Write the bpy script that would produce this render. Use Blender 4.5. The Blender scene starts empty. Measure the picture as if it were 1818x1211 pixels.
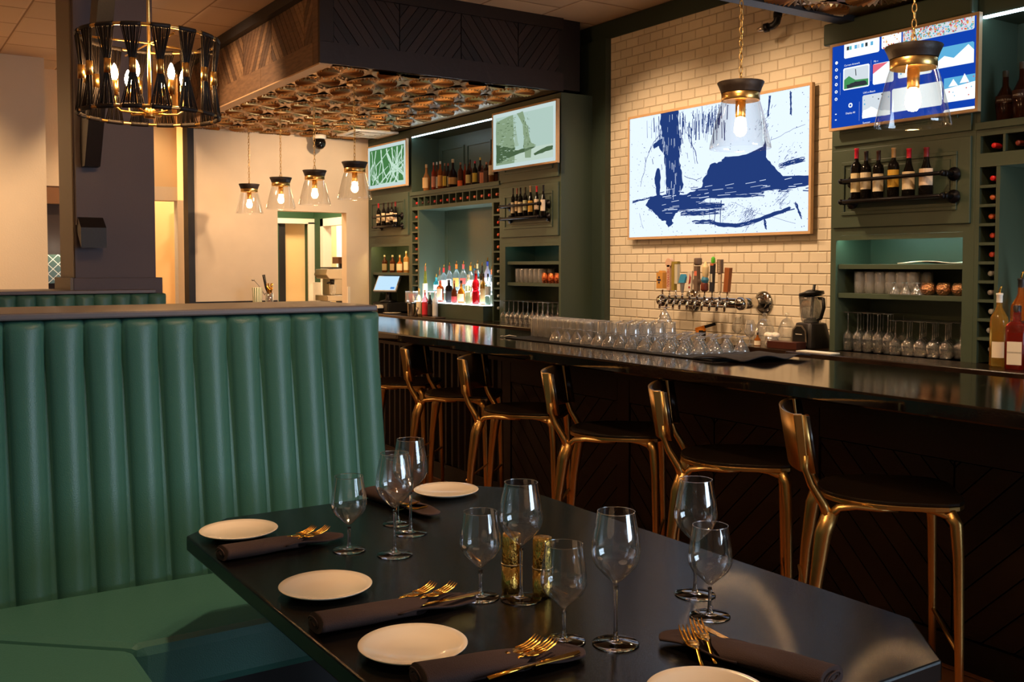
import bpy, math, random
from mathutils import Vector, Matrix
R = math.radians; PI = math.pi
rnd = random.Random(7)
S = bpy.context.scene; COL = S.collection

# ------------------------------------------------------------------ camera, world, large lights, exposure
EYE = Vector((0, 0, 1.5)); FPX = 1767.6; YAW = R(33.267); PITCH = R(-2.425); W2, H2 = 909.0, 605.5 - 58.5
FW = Vector((-math.cos(YAW)*math.cos(PITCH), math.sin(YAW)*math.cos(PITCH), math.sin(PITCH)))
RT = FW.cross(Vector((0, 0, 1))).normalized(); UP = RT.cross(FW)
cd = bpy.data.cameras.new('camera'); co = bpy.data.objects.new('camera', cd); COL.objects.link(co)
co.matrix_world = Matrix(((RT.x, UP.x, -FW.x, EYE.x), (RT.y, UP.y, -FW.y, EYE.y), (RT.z, UP.z, -FW.z, EYE.z), (0, 0, 0, 1)))
cd.sensor_width = 36; cd.lens = FPX*36/1818; cd.shift_y = -58.5/1818; cd.clip_start = 0.05
S.camera = co
wd = bpy.data.worlds.new('world'); S.world = wd; wd.use_nodes = True
wd.node_tree.nodes['Background'].inputs[0].default_value = (1.0, .8, .6, 1); wd.node_tree.nodes['Background'].inputs[1].default_value = .012
S.view_settings.view_transform = 'Standard'; S.view_settings.look = 'None'; S.view_settings.gamma = 1; S.view_settings.use_curve_mapping = False
S.view_settings.exposure = 0.7
WARM = (1.0, .67, .40); COOL = (.62, .8, 1.0)
def lamp(name, kind, loc, power, color, to=None, size=.3, size_y=None, cone=100, blend=.6):
    l = bpy.data.lights.new(name, kind); l.energy = power; l.color = color
    o = bpy.data.objects.new(name, l); COL.objects.link(o); o.location = loc
    if kind == 'AREA':
        l.size = size
        if size_y: l.shape = 'RECTANGLE'; l.size_y = size_y
    elif kind == 'SPOT': l.spot_size = R(cone); l.spot_blend = blend; l.shadow_soft_size = size
    else: l.shadow_soft_size = size
    if to is not None: o.rotation_euler = (Vector(to)-Vector(loc)).to_track_quat('-Z', 'Y').to_euler()
    return o
# daylight from the shop front behind the camera, on the bar side
lamp('window_daylight', 'AREA', (3.0, 4.6, 1.8), 120, COOL, (-3.5, 1.0, .9), 3.0, 2.0)
# unseen ceiling cans; those on the bar mat and back bar are added fill
for i, (x, y, tx, ty, tz, p, c) in enumerate((
        (-6.3, 3.9, -6.0, 5.5, 1.4, 105, 80), (-4.8, 3.7, -5.0, 5.5, 1.3, 130, 80),
        (-8.2, 1.4, -8.4, 1.4, 0, 60, 110), (-9.3, -.3, -11.2, -.2, 1.8, 200, 90), (-10.3, 2.2, -11.4, 2.4, 1.2, 60, 90),
        (-2.0, 1.1, -2.0, 1.15, 0, 105, 75), (-2.2, 1.9, -3.6, 1.1, 1.0, 34, 60), (-5.2, 1.9, -5.2, 3.3, 1.0, 40, 100), (-4.5, 3.2, -4.3, 3.45, 1.1, 70, 60), (-8.6, 1.2, -8.6, 5.1, 1.7, 150, 60), (-2.4, 1.9, -2.9, 5.1, 1.5, 90, 60), (-2.4, 2.0, -2.6, 3.4, .6, 30, 90))):
    lamp('ceiling_can_and_fill', 'SPOT', (x, y, 3.55), p, WARM, (tx, ty, tz), .07, cone=c)
# unseen spots under the tin soffit, added to brighten the cabinets and far wall
for x, tx, p in ((-9.0, -10.9, 110), (-8.2, -8.2, 30), (-2.8, -2.9, 35)):
    lamp('soffit_fill_spot', 'SPOT', (x, 4.1, 2.96), p, WARM, (tx, 4.4, 1.4 if tx == -10.9 else 1.0), .05, cone=105)
# rooms beyond the openings
lamp('kitchen_light', 'AREA', (-12.6, 6.4, 3.0), 60, (1, .86, .66), (-12.3, 6.2, 0), .8)
lamp('corridor_light', 'AREA', (-12.1, 2.6, 3.3), 34, (1, .72, .42), (-12.2, 2.8, 0), .6)
lamp('passage_light', 'AREA', (-12.0, 4.5, 2.9), 30, (1, .78, .5), (-12.6, 4.4, 1), .4)

def ray(x, y): return RT*((x-W2)/FPX) + UP*((H2-y)/FPX) + FW
def hit(x, y, ax, v):                     # the point of a real plane (x, y or z = v) that the photo shows at a pixel
    d = ray(x, y); t = (v-EYE[ax])/d[ax]; return EYE + d*t
def onX(x, y, v): return hit(x, y, 0, v)
def onY(x, y, v): return hit(x, y, 1, v)
def onZ(x, y, v): return hit(x, y, 2, v)

# ------------------------------------------------------------------ materials
def lin(c): return tuple((v/12.92 if v <= .04045 else ((v+.055)/1.055)**2.4) for v in [q/255 for q in c])
MATS = {}
def mat(name, rgb, rough=.5, metal=0, trans=0, ior=1.45, spec=.5, coat=0, emit=0, bump=0, bscale=40, var=0, vscale=6, rvar=0, alpha=1, stretch=(1, 1, 1), detail=4):
    if name in MATS: return MATS[name]
    m = bpy.data.materials.new(name); m.use_nodes = True; nt = m.node_tree; b = nt.nodes['Principled BSDF']
    c = lin(rgb); b.inputs['Base Color'].default_value = (*c, 1); b.inputs['Roughness'].default_value = rough; b.inputs['Metallic'].default_value = metal
    b.inputs['Transmission Weight'].default_value = trans; b.inputs['IOR'].default_value = ior; b.inputs['Specular IOR Level'].default_value = spec
    b.inputs['Coat Weight'].default_value = coat; b.inputs['Coat Roughness'].default_value = .06; b.inputs['Alpha'].default_value = alpha
    if emit: b.inputs['Emission Color'].default_value = (*c, 1); b.inputs['Emission Strength'].default_value = emit
    if bump or var or rvar:
        tc = nt.nodes.new('ShaderNodeTexCoord'); mp = nt.nodes.new('ShaderNodeMapping'); mp.inputs['Scale'].default_value = stretch
        nt.links.new(tc.outputs['Object'], mp.inputs[0])
        def noise(s):
            n = nt.nodes.new('ShaderNodeTexNoise'); n.inputs['Scale'].default_value = s; n.inputs['Detail'].default_value = detail
            nt.links.new(mp.outputs[0], n.inputs['Vector']); return n
        if bump:
            n = noise(bscale); bp = nt.nodes.new('ShaderNodeBump'); bp.inputs['Strength'].default_value = bump; bp.inputs['Distance'].default_value = .01
            nt.links.new(n.outputs['Fac'], bp.inputs['Height']); nt.links.new(bp.outputs[0], b.inputs['Normal'])
        if var:
            n = noise(vscale); r = nt.nodes.new('ShaderNodeValToRGB')
            r.color_ramp.elements[0].position = .3; r.color_ramp.elements[1].position = .7
            r.color_ramp.elements[0].color = (*[v*(1-var) for v in c], 1); r.color_ramp.elements[1].color = (*[min(1, v*(1+var)) for v in c], 1)
            nt.links.new(n.outputs['Fac'], r.inputs[0]); nt.links.new(r.outputs[0], b.inputs['Base Color'])
        if rvar:
            n = noise(vscale*9); mr = nt.nodes.new('ShaderNodeMapRange'); mr.inputs[3].default_value = max(.02, rough-rvar); mr.inputs[4].default_value = rough+rvar
            nt.links.new(n.outputs['Fac'], mr.inputs[0]); nt.links.new(mr.outputs[0], b.inputs['Roughness'])
    MATS[name] = m; return m
SCR = .62
def scr(name, rgb, k): return glow(name, rgb, k*SCR)
def glow(name, rgb, k):
    if name in MATS: return MATS[name]
    m = bpy.data.materials.new(name); m.use_nodes = True; nt = m.node_tree; nt.nodes.clear()
    e = nt.nodes.new('ShaderNodeEmission'); o = nt.nodes.new('ShaderNodeOutputMaterial'); e.inputs[0].default_value = (*lin(rgb), 1); e.inputs[1].default_value = k
    nt.links.new(e.outputs[0], o.inputs[0]); MATS[name] = m; return m
def thin(name, rgb=(250, 250, 250), blend=.35, rough=.03, haze=.0, lo=.04, hi=.75):
    if name in MATS: return MATS[name]
    m = bpy.data.materials.new(name); m.use_nodes = True; nt = m.node_tree; nt.nodes.clear(); N = nt.nodes.new
    o = N('ShaderNodeOutputMaterial'); t = N('ShaderNodeBsdfTransparent'); g = N('ShaderNodeBsdfGlossy'); mx = N('ShaderNodeMixShader')
    lw = N('ShaderNodeLayerWeight'); mr = N('ShaderNodeMapRange'); lw.inputs[0].default_value = blend
    t.inputs[0].default_value = (*lin(rgb), 1); g.inputs['Roughness'].default_value = rough
    mr.inputs[3].default_value = lo; mr.inputs[4].default_value = hi
    L = nt.links.new; L(lw.outputs['Facing'], mr.inputs[0]); L(mr.outputs[0], mx.inputs[0]); L(g.outputs[0], mx.inputs[2])
    if haze:
        d = N('ShaderNodeBsdfDiffuse'); d.inputs[0].default_value = (.85, .85, .85, 1); m2 = N('ShaderNodeMixShader'); m2.inputs[0].default_value = haze
        L(t.outputs[0], m2.inputs[1]); L(d.outputs[0], m2.inputs[2]); L(m2.outputs[0], mx.inputs[1])
    else: L(t.outputs[0], mx.inputs[1])
    L(mx.outputs[0], o.inputs[0]); MATS[name] = m; return m
def brick_mat(name, rgb, w, h, mortar_rgb, rough, axes='xz', mortar=.004):
    m = mat(name, rgb, rough); nt = m.node_tree; b = nt.nodes['Principled BSDF']; N = nt.nodes.new; L = nt.links.new
    tc = N('ShaderNodeTexCoord'); sp = N('ShaderNodeSeparateXYZ'); cb = N('ShaderNodeCombineXYZ'); L(tc.outputs['Object'], sp.inputs[0])
    L(sp.outputs['XYZ'.index(axes[0].upper())], cb.inputs[0]); L(sp.outputs['XYZ'.index(axes[1].upper())], cb.inputs[1])
    br = N('ShaderNodeTexBrick'); L(cb.outputs[0], br.inputs['Vector']); br.inputs['Scale'].default_value = 1
    br.inputs['Brick Width'].default_value = w; br.inputs['Row Height'].default_value = h; br.inputs['Mortar Size'].default_value = mortar; br.inputs['Mortar Smooth'].default_value = .15
    c = lin(rgb); br.inputs['Color1'].default_value = (*c, 1); br.inputs['Color2'].default_value = (*[v*.9 for v in c], 1); br.inputs['Mortar'].default_value = (*lin(mortar_rgb), 1)
    L(br.outputs['Color'], b.inputs['Base Color'])
    b2 = N('ShaderNodeTexBrick'); L(cb.outputs[0], b2.inputs['Vector']); b2.inputs['Scale'].default_value = 1
    b2.inputs['Brick Width'].default_value = w; b2.inputs['Row Height'].default_value = h; b2.inputs['Mortar Size'].default_value = mortar*3.5; b2.inputs['Mortar Smooth'].default_value = 1
    bp = N('ShaderNodeBump'); bp.inputs['Strength'].default_value = .9; bp.inputs['Distance'].default_value = .006; bp.invert = True
    L(b2.outputs['Fac'], bp.inputs['Height']); L(bp.outputs[0], b.inputs['Normal']); return m
def fan_tile_mat(name):                   # scalloped green tiles with pale joints
    m = mat(name, (70, 90, 60), .25); nt = m.node_tree; b = nt.nodes['Principled BSDF']; N = nt.nodes.new; L = nt.links.new
    tc = N('ShaderNodeTexCoord'); sp = N('ShaderNodeSeparateXYZ'); L(tc.outputs['Object'], sp.inputs[0])
    def mth(op, a, v=None):
        n = N('ShaderNodeMath'); n.operation = op
        for i, q in enumerate((a, v)):
            if q is None: continue
            if isinstance(q, (int, float)): n.inputs[i].default_value = q
            else: L(q, n.inputs[i])
        return n.outputs[0]
    s = mth('ABSOLUTE', mth('SINE', mth('MULTIPLY', mth('ADD', sp.outputs[1], sp.outputs[2]), 30)))
    t = mth('ABSOLUTE', mth('SINE', mth('MULTIPLY', mth('SUBTRACT', sp.outputs[1], sp.outputs[2]), 30)))
    f = mth('LESS_THAN', mth('MINIMUM', s, t), .16)
    mx = N('ShaderNodeMix'); mx.data_type = 'RGBA'; L(f, mx.inputs[0]); mx.inputs[6].default_value = (*lin((70, 90, 60)), 1); mx.inputs[7].default_value = (*lin((225, 220, 200)), 1)
    L(mx.outputs[2], b.inputs['Base Color']); return m

GREEN = mat('green cabinet paint', (66, 78, 62), .42, bump=.02, bscale=200)
DGREEN = mat('dark green paint', (52, 64, 54), .5)
VINYL = mat('green vinyl', (62, 108, 97), .34, bump=.12, bscale=260, spec=.5)
CREAM = mat('cream wall paint', (232, 212, 180), .75, var=.05, vscale=1.2, bump=.15, bscale=60)
PLASTER = mat('plaster wall paint', (226, 206, 178), .7, var=.09, vscale=1.6)
WHITE = mat('white trim paint', (238, 228, 210), .5)
CEILT = brick_mat('acoustic ceiling tile', (214, 190, 158), .61, .61, (150, 120, 90), .9, 'xy', .008)
TILE = brick_mat('cream bevelled tile', (236, 222, 196), .152, .076, (212, 192, 160), .09, 'xz', .0022)
FAN = fan_tile_mat('green fan tile')
PURPLE = mat('aubergine pillar paint', (84, 72, 76), .55, bump=.08, bscale=90)
TAUPE = mat('taupe pillar paint', (112, 100, 84), .5)
BLACKP = mat('black painted timber', (26, 22, 22), .5, bump=.1, bscale=60)
LEDGE = mat('grey laminate cap', (104, 96, 98), .42, bump=.05, bscale=150)
BLACKTOP = mat('black lacquered tabletop', (13, 11, 10), .06, spec=.22, bump=.11, bscale=620, detail=2)
BARTOP = mat('black lacquered bar top', (22, 15, 11), .065, spec=.6, bump=.012, bscale=60, stretch=(1, 6, 1), var=.5, vscale=5, rvar=.04)
COUNTER = mat('dark wood counter', (38, 26, 18), .18, spec=.6, var=.4, vscale=9, bump=.03, bscale=80)
BARF = [mat('dark plank %d' % i, c, .42, bump=.15, bscale=30, stretch=(1, 1, 8)) for i, c in enumerate(((34, 25, 20), (28, 21, 17), (40, 29, 22), (24, 18, 15)))]
WOODS = [mat('reclaimed plank %d' % i, c, .6, bump=.25, bscale=14, var=.3, vscale=9, stretch=(1, 1, 5)) for i, c in enumerate(((112, 82, 56), (94, 66, 44), (128, 96, 66), (82, 58, 40)))]
DWOODS = [mat('shade-toned plank %d' % i, c, .55, bump=.2, bscale=20) for i, c in enumerate(((40, 28, 26), (34, 24, 22), (46, 33, 30), (30, 21, 20)))]  # soffit boards on the unlit faces, with the shade put into their colour
FLOOR = brick_mat('oak plank floor', (150, 92, 48), 1.2, .14, (60, 36, 20), .35, 'xy', .003)
TIN = mat('bronze pressed tin', (172, 130, 80), .32, 1, bump=.12, bscale=30, var=.12, vscale=5)
BRASS = mat('satin brass', (222, 180, 110), .3, 1)
GOLD = mat('brushed gold stool metal', (206, 164, 98), .34, 1, bump=.02, bscale=200)
GOLDF = mat('polished gold cutlery', (230, 170, 72), .16, 1)
CHROME = mat('chrome', (205, 200, 192), .12, 1)
STEEL = mat('brushed steel', (190, 180, 165), .3, 1)
ALU = mat('pale wood TV frame', (206, 168, 124), .4, spec=.5)
SEATB = mat('dark brown seat shell', (34, 25, 16), .28, spec=.5)
BLACK = mat('black plastic', (14, 13, 13), .35)
BLACKM = mat('matt black', (16, 14, 13), .65)
IRON = mat('black iron pipe', (24, 20, 20), .38, .6)
CORD = mat('black cord', (26, 20, 20), .55)
CHINA = mat('ivory china', (240, 222, 196), .14, spec=.6, coat=.4)
CLOTH = mat('brown napkin cloth', (60, 42, 38), .9, bump=.3, bscale=500)
TOWEL = mat('charcoal bar towel', (44, 40, 40), .95, bump=.4, bscale=300)
GLASS = mat('crystal glass', (255, 255, 255), .0, 0, 1, 1.45)
TGLASS = thin('thin clear glass')
TGLASS2 = thin('barware glass', (252, 252, 250), .45, .06, .12, .11, .95)  # white diffuse mixed in to stand for sparkle on the glasses
TGLASS3 = thin('clear stemware glass', (250, 250, 248), .5, .08, .03, .10, 1.0)
BOWLG = thin('wine bowl glass', (253, 254, 254), .32, .02, .012, .06, 1.0)
SHADEG = thin('pendant glass', (253, 253, 252), .3, .03, 0, .04, .6)
HAZEG = thin('frosted tumbler glass', (225, 222, 215), .4, .12, .28, .08, .7)
BULB = glow('warm bulb', (255, 196, 128), 190)
BULBP = glow('pendant bulb', (255, 200, 138), 75)
LED = glow('cool white LED strip', (196, 232, 255), 9)
LEDS = glow('under bottle light', (225, 240, 255), 9)
PAPERW = mat('white paper', (232, 222, 204), .8)

# ------------------------------------------------------------------ mesh helpers
class MB:
    def __init__(s): s.v = []; s.f = []; s.m = []; s.s = []; s.M = Matrix.Identity(4); s.mi = 0; s.sm = False
    def at(s, x=0, y=0, z=0, rz=0, rx=0, ry=0, sc=1):
        s.M = Matrix.Translation((x, y, z)) @ Matrix.Rotation(rz, 4, 'Z') @ Matrix.Rotation(ry, 4, 'Y') @ Matrix.Rotation(rx, 4, 'X') @ Matrix.Scale(sc, 4); return s
    def add(s, vs, fs, smooth=None):
        b = len(s.v); s.v += [tuple(s.M @ Vector(p)) for p in vs]; s.f += [tuple(b+i for i in f) for f in fs]
        s.m += [s.mi]*len(fs); s.s += [s.sm if smooth is None else smooth]*len(fs); return s
    def box(s, x0, x1, y0, y1, z0, z1):
        x0, x1 = sorted((x0, x1)); y0, y1 = sorted((y0, y1)); z0, z1 = sorted((z0, z1))
        return s.add([(x0, y0, z0), (x1, y0, z0), (x1, y1, z0), (x0, y1, z0), (x0, y0, z1), (x1, y0, z1), (x1, y1, z1), (x0, y1, z1)],
                     [(3, 2, 1, 0), (4, 5, 6, 7), (0, 1, 5, 4), (1, 2, 6, 5), (2, 3, 7, 6), (3, 0, 4, 7)], False)
    def lathe(s, prof, n=24, c=(0, 0, 0), ax='z', cap=True, sq=None, smooth=True):
        vs = []; fs = []
        for r, z in prof:
            for i in range(n):
                a = 2*PI*(i+.5)/n; ca, sa = math.cos(a), math.sin(a); q = 1
                if sq: q = (abs(ca)**sq+abs(sa)**sq)**(-1/sq)
                p = (r*q*ca, r*q*sa, z)
                if ax == 'y': p = (p[0], -p[2], p[1])
                elif ax == 'x': p = (p[2], p[0], p[1])
                vs.append((c[0]+p[0], c[1]+p[1], c[2]+p[2]))
        for j in range(len(prof)-1):
            for i in range(n):
                k = (i+1) % n; fs.append((j*n+i, j*n+k, (j+1)*n+k, (j+1)*n+i))
        s.add(vs, fs, smooth)
        if cap:
            b = len(s.v)-len(vs)
            for j, rev in ((0, True), (len(prof)-1, False)):
                if prof[j][0] > 1e-4:
                    f = [b+j*n+i for i in range(n)]; s.f.append(tuple(reversed(f)) if rev else tuple(f)); s.m.append(s.mi); s.s.append(False)
        return s
    def cyl(s, r, z0, z1, n=20, c=(0, 0, 0), ax='z', r2=None): return s.lathe([(r, z0), (r if r2 is None else r2, z1)], n, c, ax)
    def ball(s, r, c=(0, 0, 0), n=16, m=10, sz=1): return s.lathe([(max(1e-5, r*math.sin(PI*i/m)), -r*sz*math.cos(PI*i/m)) for i in range(m+1)], n, c, cap=False)
    def tube(s, pts, rad, n=8, closed=False, flat=1.0):
        pts = [Vector(p) for p in pts]; k = len(pts); vs = []; fs = []
        if isinstance(rad, (int, float)): rad = [rad]*k
        pn = None
        for i, p in enumerate(pts):
            a = pts[(i-1) % k] if (closed or i) else p; b = pts[(i+1) % k] if (closed or i < k-1) else p
            t = (b-a).normalized()
            if pn is None:
                pn = t.cross(Vector((0, 0, 1)))
                if pn.length < .05: pn = t.cross(Vector((1, 0, 0)))
            nn = (pn - t*pn.dot(t)).normalized(); pn = nn; bb = t.cross(nn)
            for j in range(n):
                q = 2*PI*j/n; vs.append(p + nn*(rad[i]*math.cos(q)) + bb*(rad[i]*flat*math.sin(q)))
        for i in range(k if closed else k-1):
            i2 = (i+1) % k
            for j in range(n):
                j2 = (j+1) % n; fs.append((i*n+j, i*n+j2, i2*n+j2, i2*n+j))
        if not closed: fs += [tuple(reversed(range(n))), tuple((k-1)*n+j for j in range(n))]
        return s.add(vs, fs, True)
    def torus(s, R_, r, c=(0, 0, 0), n=32, m=8, ax='z'):
        pts = []
        for i in range(n):
            a = 2*PI*i/n; x, y = R_*math.cos(a), R_*math.sin(a)
            pts.append({'z': (c[0]+x, c[1]+y, c[2]), 'y': (c[0]+x, c[1], c[2]+y), 'x': (c[0], c[1]+x, c[2]+y)}[ax])
        return s.tube(pts, r, m, True)
    def prism(s, poly, a, b, plane='xy', smooth=False):
        n = len(poly)
        def P(u, v, w): return {'xy': (u, v, w), 'xz': (u, w, v), 'yz': (w, u, v)}[plane]
        vs = [P(u, v, a) for u, v in poly] + [P(u, v, b) for u, v in poly]
        return s.add(vs, [tuple(reversed(range(n))), tuple(range(n, 2*n))] + [(i, (i+1) % n, n+(i+1) % n, n+i) for i in range(n)], False)
    def sheet(s, rows, smooth=True):      # rows of equal length
        n = len(rows[0]); return s.add([p for r in rows for p in r], [(j*n+i, j*n+i+1, (j+1)*n+i+1, (j+1)*n+i) for j in range(len(rows)-1) for i in range(n-1)], smooth)
    def mesh(s, name, mats):
        me = bpy.data.meshes.new(name); me.from_pydata(s.v, [], s.f)
        for m in (mats if isinstance(mats, (list, tuple)) else [mats]): me.materials.append(m)
        me.polygons.foreach_set('material_index', s.m); me.polygons.foreach_set('use_smooth', s.s); me.update(); return me
def obj(name, mb, mats, parent=None, loc=(0, 0, 0), bevel=0, solid=0, label=None, fix=True):
    me = mb.mesh(name, mats)
    if fix:
        import bmesh
        bm = bmesh.new(); bm.from_mesh(me); bmesh.ops.recalc_face_normals(bm, faces=bm.faces); bm.to_mesh(me); bm.free()
    o = bpy.data.objects.new(name, me); COL.objects.link(o); o.location = loc
    if parent: o.parent = parent
    if solid: q = o.modifiers.new('thickness', 'SOLIDIFY'); q.thickness = solid; q.offset = 0
    if bevel: q = o.modifiers.new('bevel', 'BEVEL'); q.width = bevel; q.segments = 2; q.limit_method = 'ANGLE'; q.harden_normals = False
    if label: o['label'] = label
    return o
def tag(o, label, cat, group=None):
    o['label'] = label; o['category'] = cat
    if group: o['group'] = group
    return o
def thing(name, label, cat, loc=(0, 0, 0), rz=0, group=None):
    o = bpy.data.objects.new(name, None); COL.objects.link(o); o.location = loc; o.rotation_euler = (0, 0, rz); o.empty_display_size = .1
    return tag(o, label, cat, group)
def solo(name, mb, mats, label, cat, loc=(0, 0, 0), group=None, rz=0, **k):
    o = obj(name, mb, mats, None, loc, **k); o.rotation_euler = (0, 0, rz); return tag(o, label, cat, group)
def struct(name, mb, mats, parent=None, **k):
    o = obj(name, mb, mats, parent, **k); o['kind'] = 'structure'; return o
def dup(root, loc, rz=None, label=None, group=None, sc=None):
    def cp(o, par):
        c = o.copy(); COL.objects.link(c)
        if par: c.parent = par; c.matrix_parent_inverse = o.matrix_parent_inverse.copy()
        for ch in o.children: cp(ch, c)
        return c
    r = cp(root, None); r.location = loc
    if rz is not None: r.rotation_euler = (0, 0, rz)
    if sc: r.scale = (sc, sc, sc)
    if label: r['label'] = label
    if group: r['group'] = group
    return r
ORD = 'first second third fourth fifth sixth seventh eighth ninth tenth eleventh twelfth thirteenth fourteenth fifteenth sixteenth seventeenth eighteenth nineteenth twentieth'.split()
def ordl(i, n, a='left'):
    if i == 0: return {'left': 'leftmost', 'top': 'topmost', 'front': 'frontmost'}[a]
    if i == n-1: return {'left': 'rightmost', 'top': 'lowest', 'front': 'rearmost'}[a]
    return ORD[i]
def text_mb(body, size, align='CENTER', rot=None, squeeze=1):
    cu = bpy.data.curves.new('lettering', 'FONT'); cu.body = body; cu.size = size; cu.align_x = align; cu.align_y = 'CENTER'; cu.resolution_u = 2
    o = bpy.data.objects.new('lettering', cu); me = bpy.data.meshes.new_from_object(o)
    vs = [(v.co.x*squeeze, 0, v.co.y) for v in me.vertices]; fs = [tuple(p.vertices) for p in me.polygons]
    bpy.data.objects.remove(o); bpy.data.curves.remove(cu); bpy.data.meshes.remove(me)
    return vs, fs
def clip(poly, x0, x1, y0, y1):
    for ax, v, sg in ((0, x0, 1), (0, x1, -1), (1, y0, 1), (1, y1, -1)):
        out = []
        for i, p in enumerate(poly):
            q = poly[(i+1) % len(poly)]; a = (p[ax]-v)*sg; b = (q[ax]-v)*sg
            if a >= 0: out.append(p)
            if a*b < 0: t = a/(a-b); out.append((p[0]+(q[0]-p[0])*t, p[1]+(q[1]-p[1])*t))
        poly = out
        if len(poly) < 3: return []
    return poly
def planks(mb, u0, u1, v0, v1, a, b, plane, colw, pw, slope, gap=.004, nm=4):   # chevron boards clipped to a rectangle
    u = u0; k = 0
    while u < u1-1e-6:
        e = min(u+colw, u1); sg = 1 if k % 2 else -1; t = v0-abs(slope)*colw-pw; i = 0
        while t < v1+abs(slope)*colw+pw:
            y = lambda uu: t+sg*slope*(uu-u)
            poly = clip([(u+gap, y(u)+gap), (e-gap, y(e)+gap), (e-gap, y(e)+pw-gap), (u+gap, y(u)+pw-gap)], u, e, v0, v1)
            if len(poly) > 2: mb.mi = rnd.randrange(nm); mb.prism(poly, a, b+rnd.uniform(-.002, .002), plane)
            t += pw; i += 1
        u = e; k += 1
    mb.mi = 0; return mb

# ------------------------------------------------------------------ room shell
CZ = 3.62; SZ = 3.0; XF = -10.9; YC = 5.1; YW = 5.5
struct('floor', MB().box(-15, 5, -3.6, 7.5, -.06, 0), FLOOR)
struct('ceiling', MB().box(-15, 5, -3.6, 7.5, CZ, CZ+.05), CEILT)
struct('wall_front', MB().box(5, 5.1, -3.6, 5.6, 0, CZ), CREAM)
struct('wall_left', MB().box(-15, 5, -3.7, -3.6, 0, CZ), CREAM)
zt = onY(1084, 69, YW).z; xp0 = onY(1046, 300, YW).x; xp1 = onY(1084, 300, YW).x; xr0 = onY(1475, 430, YC).x
struct('wall_back', MB().box(xp1-.02, xr0+.5, YW, YW+.1, 0, zt), TILE)
struct('trim_1', MB().box(XF, 5, YW-.012, YW+.1, zt, CZ), DGREEN)             # painted header over the tiles
struct('trim_2', MB().box(xp0-.05, xp1, YW-.06, YW+.02, 0, zt), DGREEN)       # green pilaster
struct('trim_3', MB().box(XF, 5, YW+.1, YW+.2, 0, CZ), DGREEN)
# far plaster wall with its opening
y0 = onX(345, 400, XF).y; ya = onX(493, 400, XF).y; yb = onX(615, 400, XF).y; zo = onX(493, 374, XF).z
w = MB(); w.box(XF-.14, XF, y0, ya, 0, CZ); w.box(XF-.14, XF, yb, YW+.1, 0, CZ); w.box(XF-.14, XF, ya, yb, zo, CZ); struct('wall_far', w, PLASTER)
ye = onX(333.5, 400, XF).y
struct('trim_4', MB().box(XF-.16, XF+.02, ye, y0, 0, SZ+.05), BLACKP)
struct('trim_5', MB().box(XF, XF+.015, y0, onX(492, 500, XF).y, onX(400, 541, XF).z-.12, onX(345, 536, XF).z), BLACKP)
struct('trim_6', MB().box(XF, XF+.03, yb+.002, yb+.03, .05, onX(620, 509, XF).z), WHITE)
# passage beyond the opening: green wall with a cream doorway, side wall with a bright doorway
XB = -13.0; yc = onX(557, 430, XB).y
b0 = onX(470, 430, XB).y; d0 = onX(495, 430, XB).y; d1 = onX(546, 430, XB).y; dz = onX(520, 397, XB).z
w = MB(); w.box(XB-.1, XB, b0-1, d0, 0, CZ); w.box(XB-.1, XB, d1, yc+.1, 0, CZ); w.box(XB-.1, XB, d0, d1, dz, CZ); struct('wall_passage', w, mat('deep green wall', (44, 78, 50), .6))
dr = struct('door_1', MB().box(XB-.22, XB-.17, d0+.105, d1+.5, 0, dz+.1), mat('cream door', (246, 208, 148), .5))
struct('door_handle', MB().ball(.03, (XB-.13, onX(500, 519, XB).y, onX(500, 519, XB).z)), BRASS, dr)
w = MB(); w.box(XB, XB+.03, d1, d1+.14, 0, dz+.02); w.box(XB, XB+.03, d0-.06, d1+.14, dz, dz+.07); struct('trim_7', w, WHITE)
struct('trim_8', MB().box(XB-.2, XB-.02, d0-.02, d0+.1, 0, dz), BLACKP)
xs = onY(571, 440, yc).x; xe = -11.1; zs = onY(580, 388, yc).z
w = MB(); w.box(XB, xs, yc, yc+.1, 0, CZ); w.box(xs, xe, yc, yc+.1, zs, CZ); struct('wall_passage_side', w, mat('deep green wall', (44, 78, 50), .6))
w = MB(); w.box(xs, xs+.1, yc-.02, yc+.1, 0, zs); w.box(xs, xe, yc-.02, yc+.1, zs-.1, zs); struct('trim_9', w, WHITE)
struct('wall_kitchen', MB().box(XB-.5, -10.95, yc+1.6, yc+1.7, 0, CZ), mat('white kitchen wall', (246, 238, 222), .6))
struct('wall_kitchen_end', MB().box(XB-.6, XB-.5, yc+.1, yc+1.7, 0, CZ), mat('white kitchen wall', (246, 238, 222), .6))
struct('baseboard_passage', MB().box(XB, xs+.05, yc-.03, yc, 0, onX(560, 501, XB).z), WHITE)
# corridor left of the far wall
XK = -12.6; k0 = onX(255, 400, XK).y; k1 = onX(345, 400, XK).y
struct('wall_corridor', MB().box(XK-.1, XK, k0-.6, k1+1.0, 0, CZ), mat('warm corridor wall', (240, 205, 150), .7))
l0 = onX(255, 345, -11.4); struct('trim_10', MB().box(-11.5, -11.3, l0.y, ye, onX(300, 357, -11.4).z, onX(300, 333, -11.4).z), CREAM)
struct('trim_11', MB().box(-11.5, -11.3, l0.y-.3, ye, onX(300, 333, -11.4).z, CZ), mat('warm corridor wall', (240, 205, 150), .7))
dr = struct('door_2', MB().box(XK, XK+.04, onX(312, 400, XK).y, onX(323, 400, XK).y, 0, onX(316, 375, XK).z), WHITE)
struct('door_handle', MB().box(XK+.04, XK+.1, onX(319, 400, XK).y, onX(324, 400, XK).y, onX(322, 440, XK).z, onX(322, 408, XK).z), BLACK, dr)
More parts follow.
